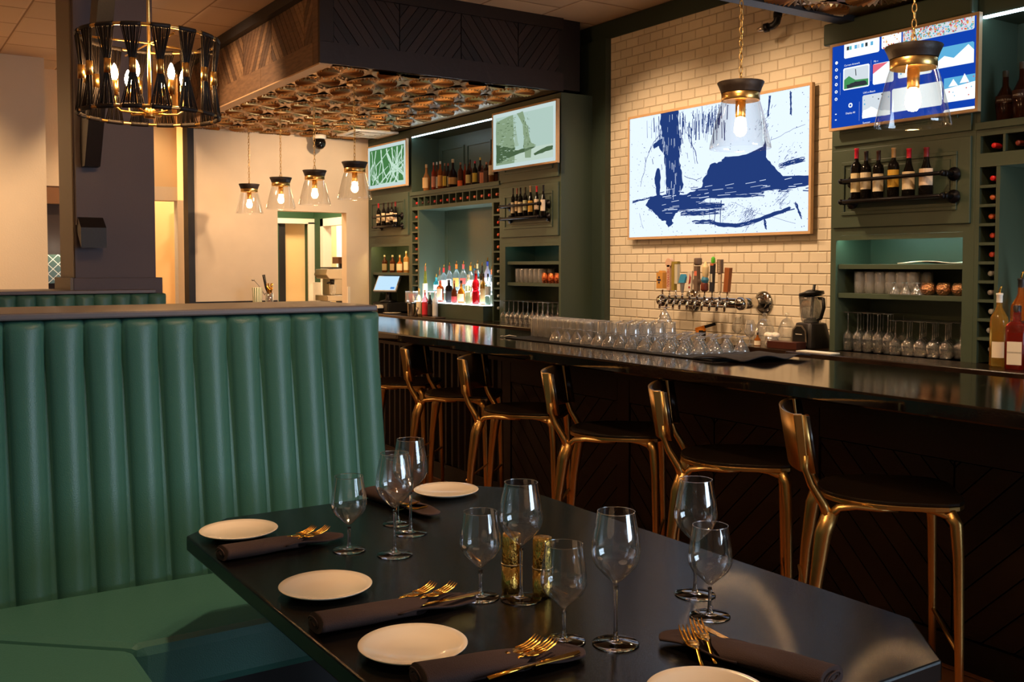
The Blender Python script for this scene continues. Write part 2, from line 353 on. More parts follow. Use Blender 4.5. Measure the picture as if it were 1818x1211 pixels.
struct('trim_12', MB().box(-11.45, -11.3, onX(326, 400, -11.4).y, ye, 0, onX(330, 357, -11.4).z), WHITE)
# cream wall and tiled recess at the far left
XL = -11.2; q0 = onX(82, 300, XL).y; q1 = onX(118, 300, XL-.6).y
struct('wall_dining', MB().box(XL-.12, XL, -3.6, q0, 0, CZ), CREAM)
w = MB(); zl = onX(96, 330, XL-.6).z; w.box(XL-.7, XL-.6, q0-.5, q1+.5, zl, CZ); struct('wall_recess', w, CREAM)
struct('trim_13', MB().box(XL-.75, XL-.62, q0-.5, q1+.5, onX(96, 361, XL-.6).z, zl), mat('brown lintel', (140, 96, 56), .6))
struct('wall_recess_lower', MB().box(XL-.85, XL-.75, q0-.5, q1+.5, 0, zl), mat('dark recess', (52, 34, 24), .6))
struct('wall_recess_tiles', MB().box(XL-.74, XL-.66, q0-.4, q1+.5, onX(96, 503, XL-.7).z, onX(96, 452, XL-.7).z), FAN)
lamp('recess_light', 'POINT', (XL-.5, (q0+q1)/2+.05, onX(96, 440, XL-.6).z), 2.0, (1, .9, .7), size=.04)

# ------------------------------------------------------------------ wooden soffits over the bar
def soffit(k, x0, x1, yf, face_left, face_end):
    s = struct('trim_%d' % k, MB().box(x0, x1, yf+.03, 5.3, SZ+.02, CZ-.001), BLACKP)
    g = .0015
    if face_left:
        st = .10
        p = planks(MB(), x0, x1-st, SZ+.17, CZ-.09, yf, yf+.03, 'xz', .72, .105, 1.25)
        struct('plank_panel', p, WOODS, s)
        f = MB(); f.mi = 0; xx = x1-st-g
        while xx > x0: f.mi = rnd.randrange(4); f.box(max(x0, xx-1.15), xx-g*3, yf-.012, yf+.03, SZ, SZ+.168); xx -= 1.15
        f.mi = 1; f.box(x1-st, x1, yf-.012, yf+.03, SZ, CZ-.09)
        struct('plank_border', f, WOODS, s)
        m = MB(); m.box(x0, x1+.03, yf-.06, yf+.03, CZ-.088, CZ-.001); struct('top_moulding', m, BLACKP, s)
        struct('bottom_edge', MB().box(x0, x1+.02, yf-.012, yf+.09, SZ-.012, SZ-.001), mat('pale raw edge', (200, 160, 118), .6), s)
    if face_end:
        e = planks(MB(), yf+.1, 5.06, SZ+.16, CZ-.1, x1, x1+.022, 'yz', .55, .105, 1.25); struct('end_planks', e, DWOODS, s)
        f = MB(); f.mi = 0; f.box(x1, x1+.032, yf-.01, 5.1, SZ, SZ+.158); f.mi = 1; f.box(x1, x1+.032, yf-.01, yf+.098, SZ+.16, CZ-.1); f.box(x1, x1+.032, yf-.01, 5.1, CZ-.098, CZ-.001); struct('end_border', f, DWOODS, s)
        if not face_left: pass
    # pressed tin: staggered pleated fans between flat discs
    t = MB(); t.box(x0, x1, yf+.06, 5.1, SZ+.004, SZ+.02)
    dx, dy = .46, .40; j = 0; y = yf+.06+dy/2
    while y < 5.15:
        x = x0 + (dx/2 if j % 2 else 0)
        while x < x1+dx/2:
            n = 34; prof = []
            zs_ = SZ-.004-.006*((j % 2)); jit = rnd.random()*PI
            rings = (.25, .205, .20, .02); vs = []; fs = []
            for ri, rr in enumerate(rings):
                for i in range(n*2):
                    a = PI*i/n+jit; sw = 1 if i % 2 else -1
                    zz = zs_ + ((-.003, -.003, -.008+.013*sw, -.004)[ri])
                    r2 = rr*((1.05 if (ri == 2 and i % 2) else 1))
                    px_, py_ = x+r2*math.cos(a), y+r2*.86*math.sin(a)
                    vs.append((min(max(px_, x0+.004), x1-.004), min(max(py_, yf+.064), 5.09), zz-(.006 if ri == 3 else 0)))
            m2 = n*2
            for ri in range(3):
                for i in range(m2): fs.append((ri*m2+i, ri*m2+(i+1) % m2, (ri+1)*m2+(i+1) % m2, (ri+1)*m2+i))
            fs.append(tuple(3*m2+i for i in range(m2)))
            t.add(vs, fs, False); x += dx
        y += dy; j += 1
    struct('tin_panel', t, TIN, s, fix=False)
    return s
soffit(14, XF, -7.0, 2.89, True, True)
s2 = soffit(15, onY(1496, 44, 5.0).x, -.6, 2.89, False, False)
struct('bottom_edge', MB().box(onY(1496, 44, 5.0).x-.05, onY(1496, 44, 5.0).x+.05, 2.89, 5.1, SZ-.03, SZ+.3), BLACKP, s2)
struct('front_boards', MB().box(onY(1496, 44, 5.0).x, -.6, 2.86, 2.92, SZ-.01, CZ), DWOODS[0], s2)

# ------------------------------------------------------------------ pillar with timber braces, booth seating
py0, py1, py2 = 1.165, 1.235, 1.765; PX = -7.3
pl = struct('pillar_1', MB().box(PX-.52, PX, py1, py2, 0, CZ), PURPLE)
struct('pillar_return', MB().box(PX-.54, PX-.02, py1-.008, py1, 0, CZ), TAUPE, pl)
zc = onX(200, 493, PX).z
pb = MB(); pb.box(PX-.6, PX+.045, py1-.02, py2+.035, 1.30, zc); struct('pillar_base', pb, PURPLE, pl, bevel=.004)
struct('pillar_base_return', MB().box(PX-.6, PX+.044, py1-.04, py1-.021, 1.30, zc), TAUPE, pl)
def brace(pts, y0, y1):
    m = MB(); m.prism(pts, y0, y1, 'xz'); return m
ybr0, ybr1 = onX(150, 280, PX+.2).y, onX(178, 280, PX+.2).y
br = thing('timber_brace', 'black diagonal timber knee brace on the pillar behind the chandelier', 'brace', (0, 0, 0))
zb = onX(163, 295, PX+.2).z
obj('strut', MB().prism([(PX, zb+.12), (PX+.1, zb), (PX+.2, zb), (PX+1.0, CZ), (PX+.78, CZ)], ybr0, ybr1, 'xz'), BLACKP, br)
obj('wall_plate', MB().box(PX, PX+.05, ybr0-.03, ybr1+.05, onX(162, 400, PX).z, CZ), PURPLE, br)
obj('foot_block', MB().prism([(PX, onX(160, 440, PX).z+.12), (PX+.16, onX(160, 440, PX+.16).z), (PX+.16, onX(160, 404, PX+.16).z), (PX, onX(160, 404, PX).z+.1)], onX(141, 420, PX+.1).y, onX(186, 420, PX+.1).y, 'xz'), BLACKP, br)

def channel_back(mb, y0, n, w, xb, zb, xt, zt_, deep=.052):   # vertical stitched channels, leaning back, tucked under the cap
    rows = []; prof = []
    for i in range(17): t = i/16; prof.append((xb+(xt-xb)*t, zb+(zt_-.03-zb)*t, 1-.45*t**9))
    for i in range(1, 6): a = i/5*PI/2; prof.append((xt-.04*(1-math.cos(a)), zt_-.03+.03*math.sin(a), .55-.25*math.sin(a)))
    prof.append((xt-.10, zt_+.001, .2))
    for (x, z, k) in prof:
        row = []
        for c in range(n):
            for s in range(12):
                u = s/11; pu = math.sin(PI*u)**.45 if 0 < u < 1 else 0
                row.append((x - deep*(1-pu)*k, y0+(c+u)*w+.006*math.sin(3*z+c)*(1-pu)*0, z-.006*(1-pu)*k))
        rows.append(row)
    mb.sheet(rows); return mb
def booth(name, label, y0, n, w, xb, xt, zt_, seat, ledge_label=None, y_led=None):
    t = thing(name, label, 'booth', (0, 0, 0))
    y1 = y0+n*w
    obj('backrest', channel_back(MB(), y0, n, w, xb, .40, xt, zt_), VINYL, t, fix=False)
    e = MB(); pr = [(xb-.03, .40), (xt-.045, zt_-.05), (xt-.1, zt_-.006), (xt-.3, zt_-.006), (xt-.3, 0.05), (xb-.03, .05)]
    e.prism(pr, y0, y1-.008, 'xz'); obj('back_frame', e, VINYL, t)
    if seat:
        # L-shaped seat: long cushion along the back, second one along the left side, mitred
        fz = .46; xf = -2.80; yi = .61; yo = -.02
        def cushion(poly, nm):
            m = MB(); m.prism(poly, .30, fz, 'xy'); obj(nm, m, VINYL, t, bevel=.03)
        cushion([(xb+.03, yo), (xf, yi), (xf, y1-.01), (xb+.03, y1-.01)], 'seat_cushion')
        cushion([(xb+.03, yo-.004), (-.6, yo-.004), (-.6, yi-.004), (xf, yi-.004)], 'seat_cushion')
        b = MB(); b.box(xb, xf-.06, yo, y1-.03, 0, .30); b.box(xf-.06, -.62, yo, yi-.06, 0, .30); obj('plinth', b, BLACKM, t)
        obj('side_backrest', MB().box(-3.3, -.6, -.16, -.03, .40, 1.25), VINYL, t, bevel=.04)
    return t
booth('booth_bench', 'green channel-tufted leather booth bench beside the set black table', 1.702-14*.12, 14, .12, -3.40, -3.52, 1.322, True)
c = MB(); c.box(-4.12, -3.53, -.2, 1.69, 1.324, 1.347); solo('ledge_cap', c, LEDGE, 'grey laminate cap board along the top of the near green booth', 'ledge', bevel=.006)
struct('wall_divider', MB().box(-4.05, -3.84, -.2, 1.66, 0, 1.322), BLACKP)
booth('booth_bench', 'far green channel-tufted booth bench below the dark pillar', 1.79-16*.118, 16, .118, -7.0, -7.1, 1.31, False)
c = MB(); c.box(-7.75, -7.12, -.4, 1.72, 1.312, 1.336); solo('ledge_cap', c, LEDGE, 'dark cap board on the far booth under the pillar', 'ledge', bevel=.004)
struct('wall_divider_far', MB().box(-7.7, -7.43, -.4, 1.7, 0, 1.311), BLACKP)

# ------------------------------------------------------------------ bar counter and its stools
XBAR = -10.12; BZ = 1.07; BY0 = 2.85; BY1 = 3.70; BF = 3.42
bar = thing('bar_counter', 'long black lacquered bar with dark plank front running behind the gold stools', 'bar', (0, 0, 0))
obj('bar_top', MB().box(XBAR, -.4, BY0, BY1, BZ-.055, BZ), BARTOP, bar, bevel=.008)
obj('apron', MB().box(XBAR, -.4, BF-.03, BF+.03, BZ-.17, BZ-.056), BARF[0], bar)
fl = MB(); x = XBAR; xsplit = -5.35
rows = [[], []]
k = 0
while x < xsplit:
    d = -.012 if k % 4 in (1, 2) else .012
    rows[0].append((x, BF+d, .09)); rows[1].append((x, BF+d, BZ-.17)); x += .022; k += 1
obj('fluted_panel', fl.sheet(rows, False), BARF[1], bar, fix=False)
pp = MB(); xa = xsplit+.05
for xb_ in (-4.15, -2.9, -1.65, -.4):
    planks(pp, xa+.1, xb_, .12, BZ-.30, BF-.012, BF+.012, 'xz', .62, .125, 1.0)
    pp.mi = 2; pp.box(xa, xa+.095, BF-.018, BF+.012, .12, BZ-.172); pp.box(xa+.1, xb_-.003, BF-.018, BF+.012, BZ-.295, BZ-.172); xa = xb_
pp.mi = 0; pp.box(xsplit, xsplit+.045, BF-.02, BF+.02, .1, BZ-.172)
obj('plank_panel', pp, BARF, bar)
obj('kick_board', MB().box(XBAR, -.4, BF-.025, BF+.02, 0, .115), BARF[1], bar)
obj('back_panel', MB().box(XBAR, -.4, BF+.03, BF+.06, .02, BZ-.056), BLACKM, bar)
def hook(x, z, lab):
    t = thing('purse_hook', lab, 'hook', (x, BF-.013, z))
    obj('plate', MB().cyl(.016, 0, .008, 16, ax='y'), BRASS, t); obj('peg', MB().tube([(0, -.005, 0), (0, -.03, -.005), (0, -.045, .006), (0, -.05, .02)], .006, 8), BRASS, t)
hp = onY(827, 641, BF); hook(hp.x, hp.z, 'small brass purse hook on the bar front above the second full stool')
hp = onY(1438, 741, BF); hook(hp.x, hp.z, 'brass purse hook on the bar front behind the back of the nearest stool')

def make_stool():
    t = thing('bar_stool', '', 'bar stool', (0, 0, 0), 0, 'gold framed bar stools along the bar')
    hw = .215
    # seat: rounded at the back, squarer at the front
    out = []
    for i in range(40):
        a = 2*PI*i/40; ca, sa = math.cos(a), math.sin(a); e = 2.2 if sa < 0 else 4.5
        q = (abs(ca)**e+abs(sa)**e)**(-1/e); out.append((ca*q*(.225 if sa > 0 else .225-.012*(-sa)), .03+sa*q*(.22 if sa > 0 else .235)))
    s = MB(); s.prism(out, .771, .783); obj('seat', s, SEATB, t, bevel=.003, label='dark brown seat shell')
    s = MB(); s.prism([(x*1.004, .03+(y-.03)*1.004) for x, y in out], .753, .7705); obj('seat_edge', s, GOLD, t, bevel=.003, label='gold seat edge')
    # curved back shell: dark inside, gold outside
    def shell(off, z0, z1, n=20):
        r = []
        for z in (z0, z1):
            r.append([(-hw*1.02*math.cos(PI*i/n)*(1), -.225+off-.075*math.sin(PI*i/n)**.8 - (z-.87)*.16, z) for i in range(n+1)])
        return r
    a, b = shell(.006, .872, 1.068), shell(-.004, .868, 1.072)
    m = MB(); m.sheet(a); obj('backrest', m, SEATB, t, solid=.008, fix=False, label='dark curved backrest')
    m = MB(); m.sheet(b); obj('backrest_shell', m, GOLD, t, solid=.005, fix=False, label='gold outer shell of the backrest')
    for sx in (-1, 1):
        X = sx*hw
        # rear leg with its fork
        def P(y, z, dx=0): return (X+sx*dx, y, z)
        leg = [P(-.25, 0, .02), P(-.24, .25, .016), P(-.225, .48, .01), P(-.203, .66, .004), P(-.180, .735)]
        m = MB(); m.tube(leg, [.013, .016, .021, .028, .028], 10, flat=.85)
        m.tube([P(-.185, .715), P(-.205, .765), P(-.243, .83), P(-.262, .885), P(-.262, .93)], [.024, .020, .0165, .015, .014], 10, flat=.8)
        m.tube([P(-.185, .715), P(-.155, .752), P(-.10, .758), P(-.03, .750, -.01), P(.03, .747, -.02)], [.024, .020, .015, .012, .010], 10, flat=.7)
        obj('leg', m, GOLD, t)
        m = MB(); m.prism([(-.278, .88), (-.25, .868), (-.273, 1.074), (-.302, 1.074)], X-.011-.004*sx, X+.013-.004*sx, 'yz'); obj('back_post', m, GOLD, t, bevel=.003)
        fl_ = [P(.222, 0, .012), P(.218, .3, .01), P(.212, .6, .006), P(.205, .715), P(.185, .75, -.01)]
        m = MB(); m.tube(fl_, [.0115, .0145, .0175, .021, .022], 10, flat=.9); m.tube([P(.20, .735, -.002), P(.14, .752, -.012), P(.10, .754, -.016)], [.016, .010, .006], 8); obj('leg', m, GOLD, t)
    m = MB(); m.tube([(-hw-.02, .219, .27), (hw+.02, .219, .27)], .0075, 8); obj('footrest', m, GOLD, t)
    m = MB(); m.tube([(-hw-.022, -.25, .40), (hw+.022, -.25, .40)], .0055, 8); obj('stretcher', m, GOLD, t)
    return t
st = make_stool()
SL = ('gold framed bar stool half hidden behind the end of the green booth', 'gold framed bar stool just past the end of the green booth', 'gold framed bar stool below the small brass hook, third from the booth',
      'gold framed bar stool in the middle of the row, its legs behind the round plate side of the table', 'gold framed bar stool behind the tall wine glass, second nearest of those wholly in view', 'nearest whole gold framed bar stool, beside the chamfered corner of the table', 'gold framed bar stool cut off at the right edge of the photo')
SL = list(SL); SL[3] = 'gold framed bar stool in the middle of the row, fourth from the booth'
st.scale = (1, 1, .942)
for i, (x, y, rz) in enumerate(((-5.95, 3.02, -44), (-5.215, 3.035, -44), (-4.44, 2.98, -46), (-3.643, 2.965, -46), (-2.875, 2.957, -46), (-2.153, 2.93, -46), (-1.18, 2.93, -46))):
    o = st if i == 0 else dup(st, (0, 0, 0)); o.location = (x, y, 0); o.rotation_euler = (0, 0, R(rz)); o['label'] = SL[i]

# ------------------------------------------------------------------ dining table
TZ = .76
tb = thing('dining_table', 'long black lacquered dining table with cut corners, set for five', 'table', (0, 0, 0))
tx0, tx1, ty0, ty1, ch = -2.885, -1.095, .735, 1.835, .15
poly = [(tx0, ty0+ch), (tx0+ch*.9, ty0), (tx1-ch, ty0), (tx1, ty0+ch), (tx1, ty1-ch), (tx1-.17, ty1), (tx0+ch, ty1), (tx0, ty1-ch)]
obj('tabletop', MB().prism(poly, TZ-.042, TZ), BLACKTOP, tb, bevel=.005)
for x in (-2.45, -1.5):
    obj('pedestal', MB().cyl(.04, .03, TZ-.043, 20, (x, 1.285, 0)), BLACKM, tb); obj('base', MB().box(x-.28, x+.28, 1.0, 1.57, 0, .03), BLACKM, tb, bevel=.008)

def plate(px_, py_, lab):
    p = onZ(px_, py_, TZ+.012)
    m = MB(); m.lathe([(.001, .004), (.055, .004), (.068, .007), (.092, .013), (.104, .0175), (.1055, .0165), (.1, .0125), (.075, .003), (.06, 0), (.001, 0)], 64, cap=False)
    solo('side_plate', m, CHINA, lab, 'plate', (p.x, p.y, TZ+.0005), 'plates on the table')
plate(424, 942, 'white side plate at the far left cut corner of the table by the booth'); plate(578, 1041, 'white side plate on the left edge of the table, second from the booth')
plate(733, 1146, 'white side plate nearest the camera on the left edge of the table'); plate(792, 871, 'white side plate at the far end of the table nearest the bar stools')
plate(1256, 1232, 'white side plate cut off by the bottom of the photo')

def wine_glass(tall):
    if tall: zs, hb = .115, .262; body = [(.010, .125), (.024, .138), (.040, .155), (.0475, .172), (.0485, .185), (.045, .215), (.040, .240), (.0362, .262)]; fr = .046
    else: zs, hb = .062, .194; body = [(.010, .072), (.022, .083), (.038, .098), (.0455, .113), (.0465, .126), (.043, .155), (.039, .178), (.0368, .194)]; fr = .043
    t = thing('wine_glass', '', 'wine glass', (0, 0, 0), 0, 'wine glasses on the table')
    n = 48; th = .0011
    m = MB(); m.lathe([(.0001, zs+.004), (.006, zs+.0065)] + body, n, cap=False); bo = obj('bowl', m, BOWLG, t)
    r_, z_ = body[-1]; obj('rim', MB().torus(r_, .0009, (0, 0, z_), n, 6), GLASS, bo)
    m = MB(); m.lathe([(.0001, .0075), (.008, .0075), (.0048, .016), (.0038, .03), (.0036, zs*.6), (.0042, zs-.010), (.005, zs-.0002), (.0001, zs-.0002)], 20, cap=False); obj('stem', m, GLASS, t)
    m = MB(); m.lathe([(.0001, .0), (fr-.002, .0), (fr, .0012), (fr-.002, .0022), (.024, .0042), (.0085, .0073), (.0001, .0073)], n, cap=False); obj('foot', m, GLASS, t)
    return t
G = [('t', 701, 985, 'tall wine glass before the far napkin, frontmost of a cluster of three'), ('s', 706, 930, 'short stemmed glass hidden behind the tall ones at the far end of the table'), ('t', 729, 947, 'tall wine glass rising highest at the far end of the table, beside the round plate'),
     ('s', 620, 977, 'short stemmed glass beside the napkin at the far left of the table'), ('s', 853, 1061, 'short stemmed glass left of the two gold shakers'), ('t', 925, 1064, 'tall wine glass standing before the two gold shakers'),
     ('s', 1001, 1139, 'short stemmed glass just behind the forks of the nearest left napkin'), ('t', 1093, 1143, 'tall wine glass nearest the camera in the middle of the table'), ('t', 1234, 1056, 'tall wine glass by the right edge of the table, behind a short one'), ('s', 1260, 1094, 'short stemmed glass right of all the others, by the right edge of the table')]
pro = {}
for k, px_, py_, lab in G:
    p = onZ(px_, py_, TZ); loc = (p.x, p.y, TZ+.0004)
    if k not in pro: pro[k] = wine_glass(k == 't'); pro[k].location = loc; pro[k]['label'] = lab
    else: dup(pro[k], loc, rnd.random(), lab)
for (px_, py_, lab, rz) in ((908, 1050, 'gold textured shaker on the left of the pair behind the tall wine glass', 0), (963, 1058, 'gold textured shaker on the right of the pair behind the tall wine glass', .6)):
    p = onZ(px_, py_, TZ)
    t = thing('gold_shaker', lab, 'shaker', (p.x, p.y, TZ+.0005), rz, 'gold shakers')
    GS = mat('hammered gold', (214, 170, 84), .16, 1, bump=.6, bscale=90, stretch=(1, 1, .4))
    obj('body', MB().lathe([(.0215, 0), (.0225, .004), (.0225, .062)], 32), GS, t); obj('ring', MB().torus(.0226, .0016, (0, 0, .065), 32, 6), mat('pale gold', (240, 220, 180), .15, 1), t)
    obj('top', MB().lathe([(.0222, .0665), (.0222, .127), (.020, .133), (.014, .1345), (.0001, .1345)], 32, cap=False), GS, t)

def napkin(a, b, wd, lab, flip=1):
    a = onZ(*a, TZ+.012); b = onZ(*b, TZ+.012); d = Vector((b.x-a.x, b.y-a.y, 0)); Ln = d.length; ang = math.atan2(d.y, d.x)
    t = thing('napkin', lab, 'napkin', ((a.x+b.x)/2, (a.y+b.y)/2, TZ+.0005), ang, 'rolled napkins')
    n = 24; NR = 26; rows = []
    for i in range(NR):                   # the rolled pocket, its mouth cut on the slant
        u = i/(NR-1); row = []
        for j in range(n):
            q = 2*PI*j/n; cy, cz = math.cos(q), math.sin(q); sl = .12*flip*cy
            x = (-.5+(.70+sl)*u)*Ln; hgt = .0155*(1-.35*u**3); wv = wd/2*(1-.10*u+.03*math.sin(5*u))
            row.append((x+(.006*cz if i == 0 else 0), wv*math.copysign(abs(cy)**.7, cy), max(.0, hgt+hgt*math.copysign(abs(cz)**.8, cz)*(1+.06*math.sin(9*u+3*cy)))))
        rows.append(row+[row[0]])
    m = MB(); m.sheet(rows); m.f += [tuple(range(n))]; m.m += [0]; m.s += [False]; obj('rolled_cloth', m, CLOTH, t)
    rows = [[((.02+.5*u-.05*(v*2-1)**2)*Ln, (v-.5)*wd*(1.02-.25*u), .004+.010*abs(v*2-1)**2*(1-.4*u)+.004*math.sin(6*u+4*v)+.002) for v in [k/12 for k in range(13)]] for u in [k/12 for k in range(13)]]
    obj('inner_fold', MB().sheet(rows), CLOTH, t, solid=.004, fix=False)
    for s_ in (1, .62):
        sp = [(-Ln/2-.003, s_*wd/2*.86*(1-.06*k)*math.cos(k*.6), .0155+s_*.013*(1-.06*k)*math.sin(k*.6)) for k in range(11)]
        m = MB(); m.tube(sp, .0017, 6); obj('rolled_edge', m, CLOTH, t)
    return t
def make_fork(lab):
    t = thing('gold_fork', lab, 'fork', (0, 0, 0), 0, 'gold forks in the napkins')
    m = MB(); m.tube([(-.045, 0, -.005), (-.028, 0, -.004), (-.010, 0, -.001), (.008, 0, .008), (.02, 0, .007)], [.0035, .004, .003, .003, .008], 8, flat=.4); obj('handle', m, GOLDF, t)
    m = MB(); m.tube([(.016, 0, .0072), (.03, 0, .004), (.042, 0, .002), (.05, 0, .003)], [.005, .0125, .0138, .0136], 10, flat=.14)
    for k in range(4):
        y = -.0112+.0075*k; m.tube([(.046, y, .0027), (.066, y*1.02, .0012), (.085, y*1.06, .004), (.097, y*1.06, .010)], [.0027, .0025, .0022, .0013], 6, flat=.7)
    obj('tines', m, GOLDF, t); return t
fork0 = None
def forks(pxs, angdeg, labs, dz=.016):
    global fork0
    for (q, lab) in zip(pxs, labs):       # q: where the root of the tines shows
        a = R(angdeg); p = onZ(*q, TZ+dz+.004); loc = (p.x-.045*math.cos(a), p.y-.045*math.sin(a), TZ+dz)
        if fork0 is None: fork0 = make_fork(lab); o = fork0; o.location = loc
        else: o = dup(fork0, loc, 0, lab)
        o.rotation_euler = (0, R(-9), a)
kn0 = None
def knife(q0, q1, lab):
    global kn0
    a = onZ(*q0, TZ+.018); b = onZ(*q1, TZ+.018); d = b-a; ang = math.atan2(d.y, d.x)
    if kn0 is None:
        kn0 = thing('gold_knife', lab, 'knife', a, ang, 'gold knives in the napkins')
        m = MB(); m.prism([(0, -.006), (.085, -.009), (.104, -.004), (.108, .006), (0, .006)], -.0008, .0008); obj('blade', m, GOLDF, kn0)
        m = MB(); m.tube([(-.10, 0, -.002), (-.05, 0, 0), (.002, 0, 0)], [.006, .0055, .0045], 8, flat=.6); obj('handle', m, GOLDF, kn0)
    else: kn0_ = dup(kn0, a, ang, lab)
napkin((394, 985), (604, 948), .078, 'dark brown rolled napkin at the far left corner of the table by the round plate')
forks(((530, 953), (554, 953)), 100, ('left gold fork in the napkin at the far left corner', 'right gold fork in the napkin at the far left corner'))
napkin((560, 1110), (838, 1058), .082, 'dark brown rolled napkin in the middle of the left table edge')
forks(((738, 1058), (774, 1058)), 97, ('left gold fork in the middle napkin of the left edge', 'right gold fork in the middle napkin of the left edge'))
knife((778, 1068), (816, 1060), 'gold knife at the mouth of the middle napkin of the left edge')
napkin((742, 1205), (1030, 1152), .086, 'dark brown rolled napkin nearest the camera on the left')
forks(((922, 1159), (950, 1162)), 96, ('left gold fork in the nearest left napkin', 'right gold fork in the nearest left napkin'))
knife((948, 1180), (1034, 1156), 'gold knife beside the forks in the nearest left napkin')
napkin((655, 874), (772, 912), .074, 'brown rolled napkin at the far end of the table behind the clustered glasses')
forks(((722, 898), (736, 906)), 8, ('left gold fork in the far end napkin', 'right gold fork in the far end napkin'))
napkin((1478, 1208), (1180, 1124), .088, 'dark brown rolled napkin on the right, nearest the cut corner', -1)
forks(((1228, 1145), (1247, 1132)), 152, ('lower gold fork in the napkin at the right', 'upper gold fork in the napkin at the right'))
knife((1300, 1140), (1256, 1118), 'gold knife beside the forks in the napkin at the right')

# ------------------------------------------------------------------ chandeliers
def make_chandelier(lab, loc, rod_top):
    t = thing('chandelier', lab, 'chandelier', loc, .12)
    Rr = .345; Hh = .395; n = 16
    for z, nm in ((0, 'bottom_ring'), (Hh, 'top_ring')):
        obj(nm, MB().torus(Rr, .0085, (0, 0, z), 64, 8), BRASS, t)
    for z in (0, Hh):
        w = MB()
        for k in range(n):
            a0 = 2*PI*(k+.16)/n; a1 = 2*PI*(k+.84)/n
            w.tube([(Rr*math.cos(a0+(a1-a0)*i/5), Rr*math.sin(a0+(a1-a0)*i/5), z) for i in range(6)], .0125, 8)
        obj('ring_wrapping', w, CORD, t, label='black cord wrapped round the rings')
    sv = MB()
    for k in range(n):
        a = 2*PI*(k+.5)/n; er = Vector((math.cos(a), math.sin(a), 0)); et = Vector((-er.y, er.x, 0)); b = MB(); ns = 23
        for q in range(ns):
            u = (q/(ns-1)-.5); pts = []
            for z, hwid, dr in ((0, .106, 0), (Hh*.42, .026, -.018), (Hh*.58, .026, -.018), (Hh, .098, 0)):
                zz = z; p = er*(Rr+dr+.007*math.cos(q*2.4)) + et*(u*hwid); pts.append((p.x, p.y, zz))
            b.tube(pts, .0025, 4)
        obj('string_bundle', b, CORD, t, fix=False)
        s = MB(); c = er*(Rr-.018); s.lathe([(.0165, Hh*.41), (.0165, Hh*.59)], 16, (c.x, c.y, 0)); obj('sleeve', s, BRASS, t)
    m = MB(); m.cyl(.009, -.01, rod_top-loc[2], 12); obj('rod', m, BRASS, t)
    m = MB()
    for a in (0, PI/2): m.tube([(-Rr*math.cos(a), -Rr*math.sin(a), Hh-.03), (0, 0, Hh-.02), (Rr*math.cos(a), Rr*math.sin(a), Hh-.03)], .005, 8)
    obj('spokes', m, BRASS, t)
    m = MB(); m.lathe([(.0001, -.012), (.028, -.012), (.03, .0), (.03, .028), (.018, .04), (.0001, .04)], 24, cap=False); obj('hub', m, BRASS, t)
    for k in range(6):
        a = 2*PI*(k+.3)/6; c, s_ = math.cos(a), math.sin(a); ra = .17
        m = MB(); m.tube([(c*.02, s_*.02, .012), (c*.08, s_*.08, .012), (c*(ra-.03), s_*(ra-.03), .016), (c*(ra-.005), s_*(ra-.005), .035), (c*ra, s_*ra, .07), (c*ra, s_*ra, .10)], .0055, 8); ar = obj('arm', m, BRASS, t)
        m = MB(); m.lathe([(.016, .095), (.016, .17), (.012, .172)], 16, (c*ra, s_*ra, 0)); obj('candle_sleeve', m, BRASS, ar)
        m = MB(); m.lathe([(.010, .172), (.0155, .186), (.0185, .202), (.016, .222), (.009, .243), (.0012, .256)], 16, (c*ra, s_*ra, 0)); obj('bulb', m, BULB, ar)
    m = MB(); m.lathe([(.065, rod_top-loc[2]-.03), (.065, rod_top-loc[2])], 24); obj('ceiling_canopy', m, BRASS, t)
    return t
chd = make_chandelier('drum chandelier with black string bundles and brass sleeves at the upper left', (-5.4, 1.288, 2.28), CZ)
dup(chd, (-1.95, 1.3, 2.28), 1.0, 'black and brass drum chandelier hanging over the set table, above the picture')

# ------------------------------------------------------------------ glass pendants over the bar
WOODB = mat('blackened wood cap', (44, 33, 27), .5, bump=.15, bscale=40)
def make_pendant():
    t = thing('pendant_lamp', '', 'pendant lamp', (0, 0, 0), 0, 'glass pendants over the bar')       # origin at the rim of the shade
    m = MB(); m.lathe([(.139, .0), (.1405, .003), (.138, .02), (.117, .11), (.096, .19), (.0855, .222)], 48, cap=False); obj('glass_shade', m, SHADEG, t)
    obj('brass_band', MB().lathe([(.0855, .22), (.087, .222), (.087, .253), (.0855, .255)], 48), BRASS, t)
    obj('wood_cap', MB().lathe([(.088, .256), (.096, .278), (.107, .302), (.105, .305), (.0001, .305)], 48, cap=False), WOODB, t)
    obj('socket', MB().lathe([(.021, .145), (.023, .15), (.023, .235)], 20), BRASS, t)
    obj('bulb', MB().lathe([(.0001, .056), (.016, .060), (.027, .075), (.030, .09), (.026, .108), (.0165, .128), (.0135, .145)], 24, cap=False), BULBP, t)
    m = MB(); z = .305; k = 0; m.torus(.014, .0022, (0, 0, .318), 14, 6, 'y'); z = .332
    top = SZ-2.04-.03
    while z < top-.012:
        ax = 'x' if k % 2 else 'y'; pts = []
        for i in range(12):
            a = 2*PI*i/12; u, v = .0085*math.cos(a), .0185*math.sin(a)
            pts.append((u, 0, z+v) if ax == 'y' else (0, u, z+v))
        m.tube(pts, .0026, 5, True); z += .030; k += 1
    obj('chain', m, BRASS, t)
    obj('canopy', MB().lathe([(.06, SZ-2.04-.032), (.062, SZ-2.04-.028), (.062, SZ-2.04-.006)], 28), BRASS, t)
    return t
pn = make_pendant()
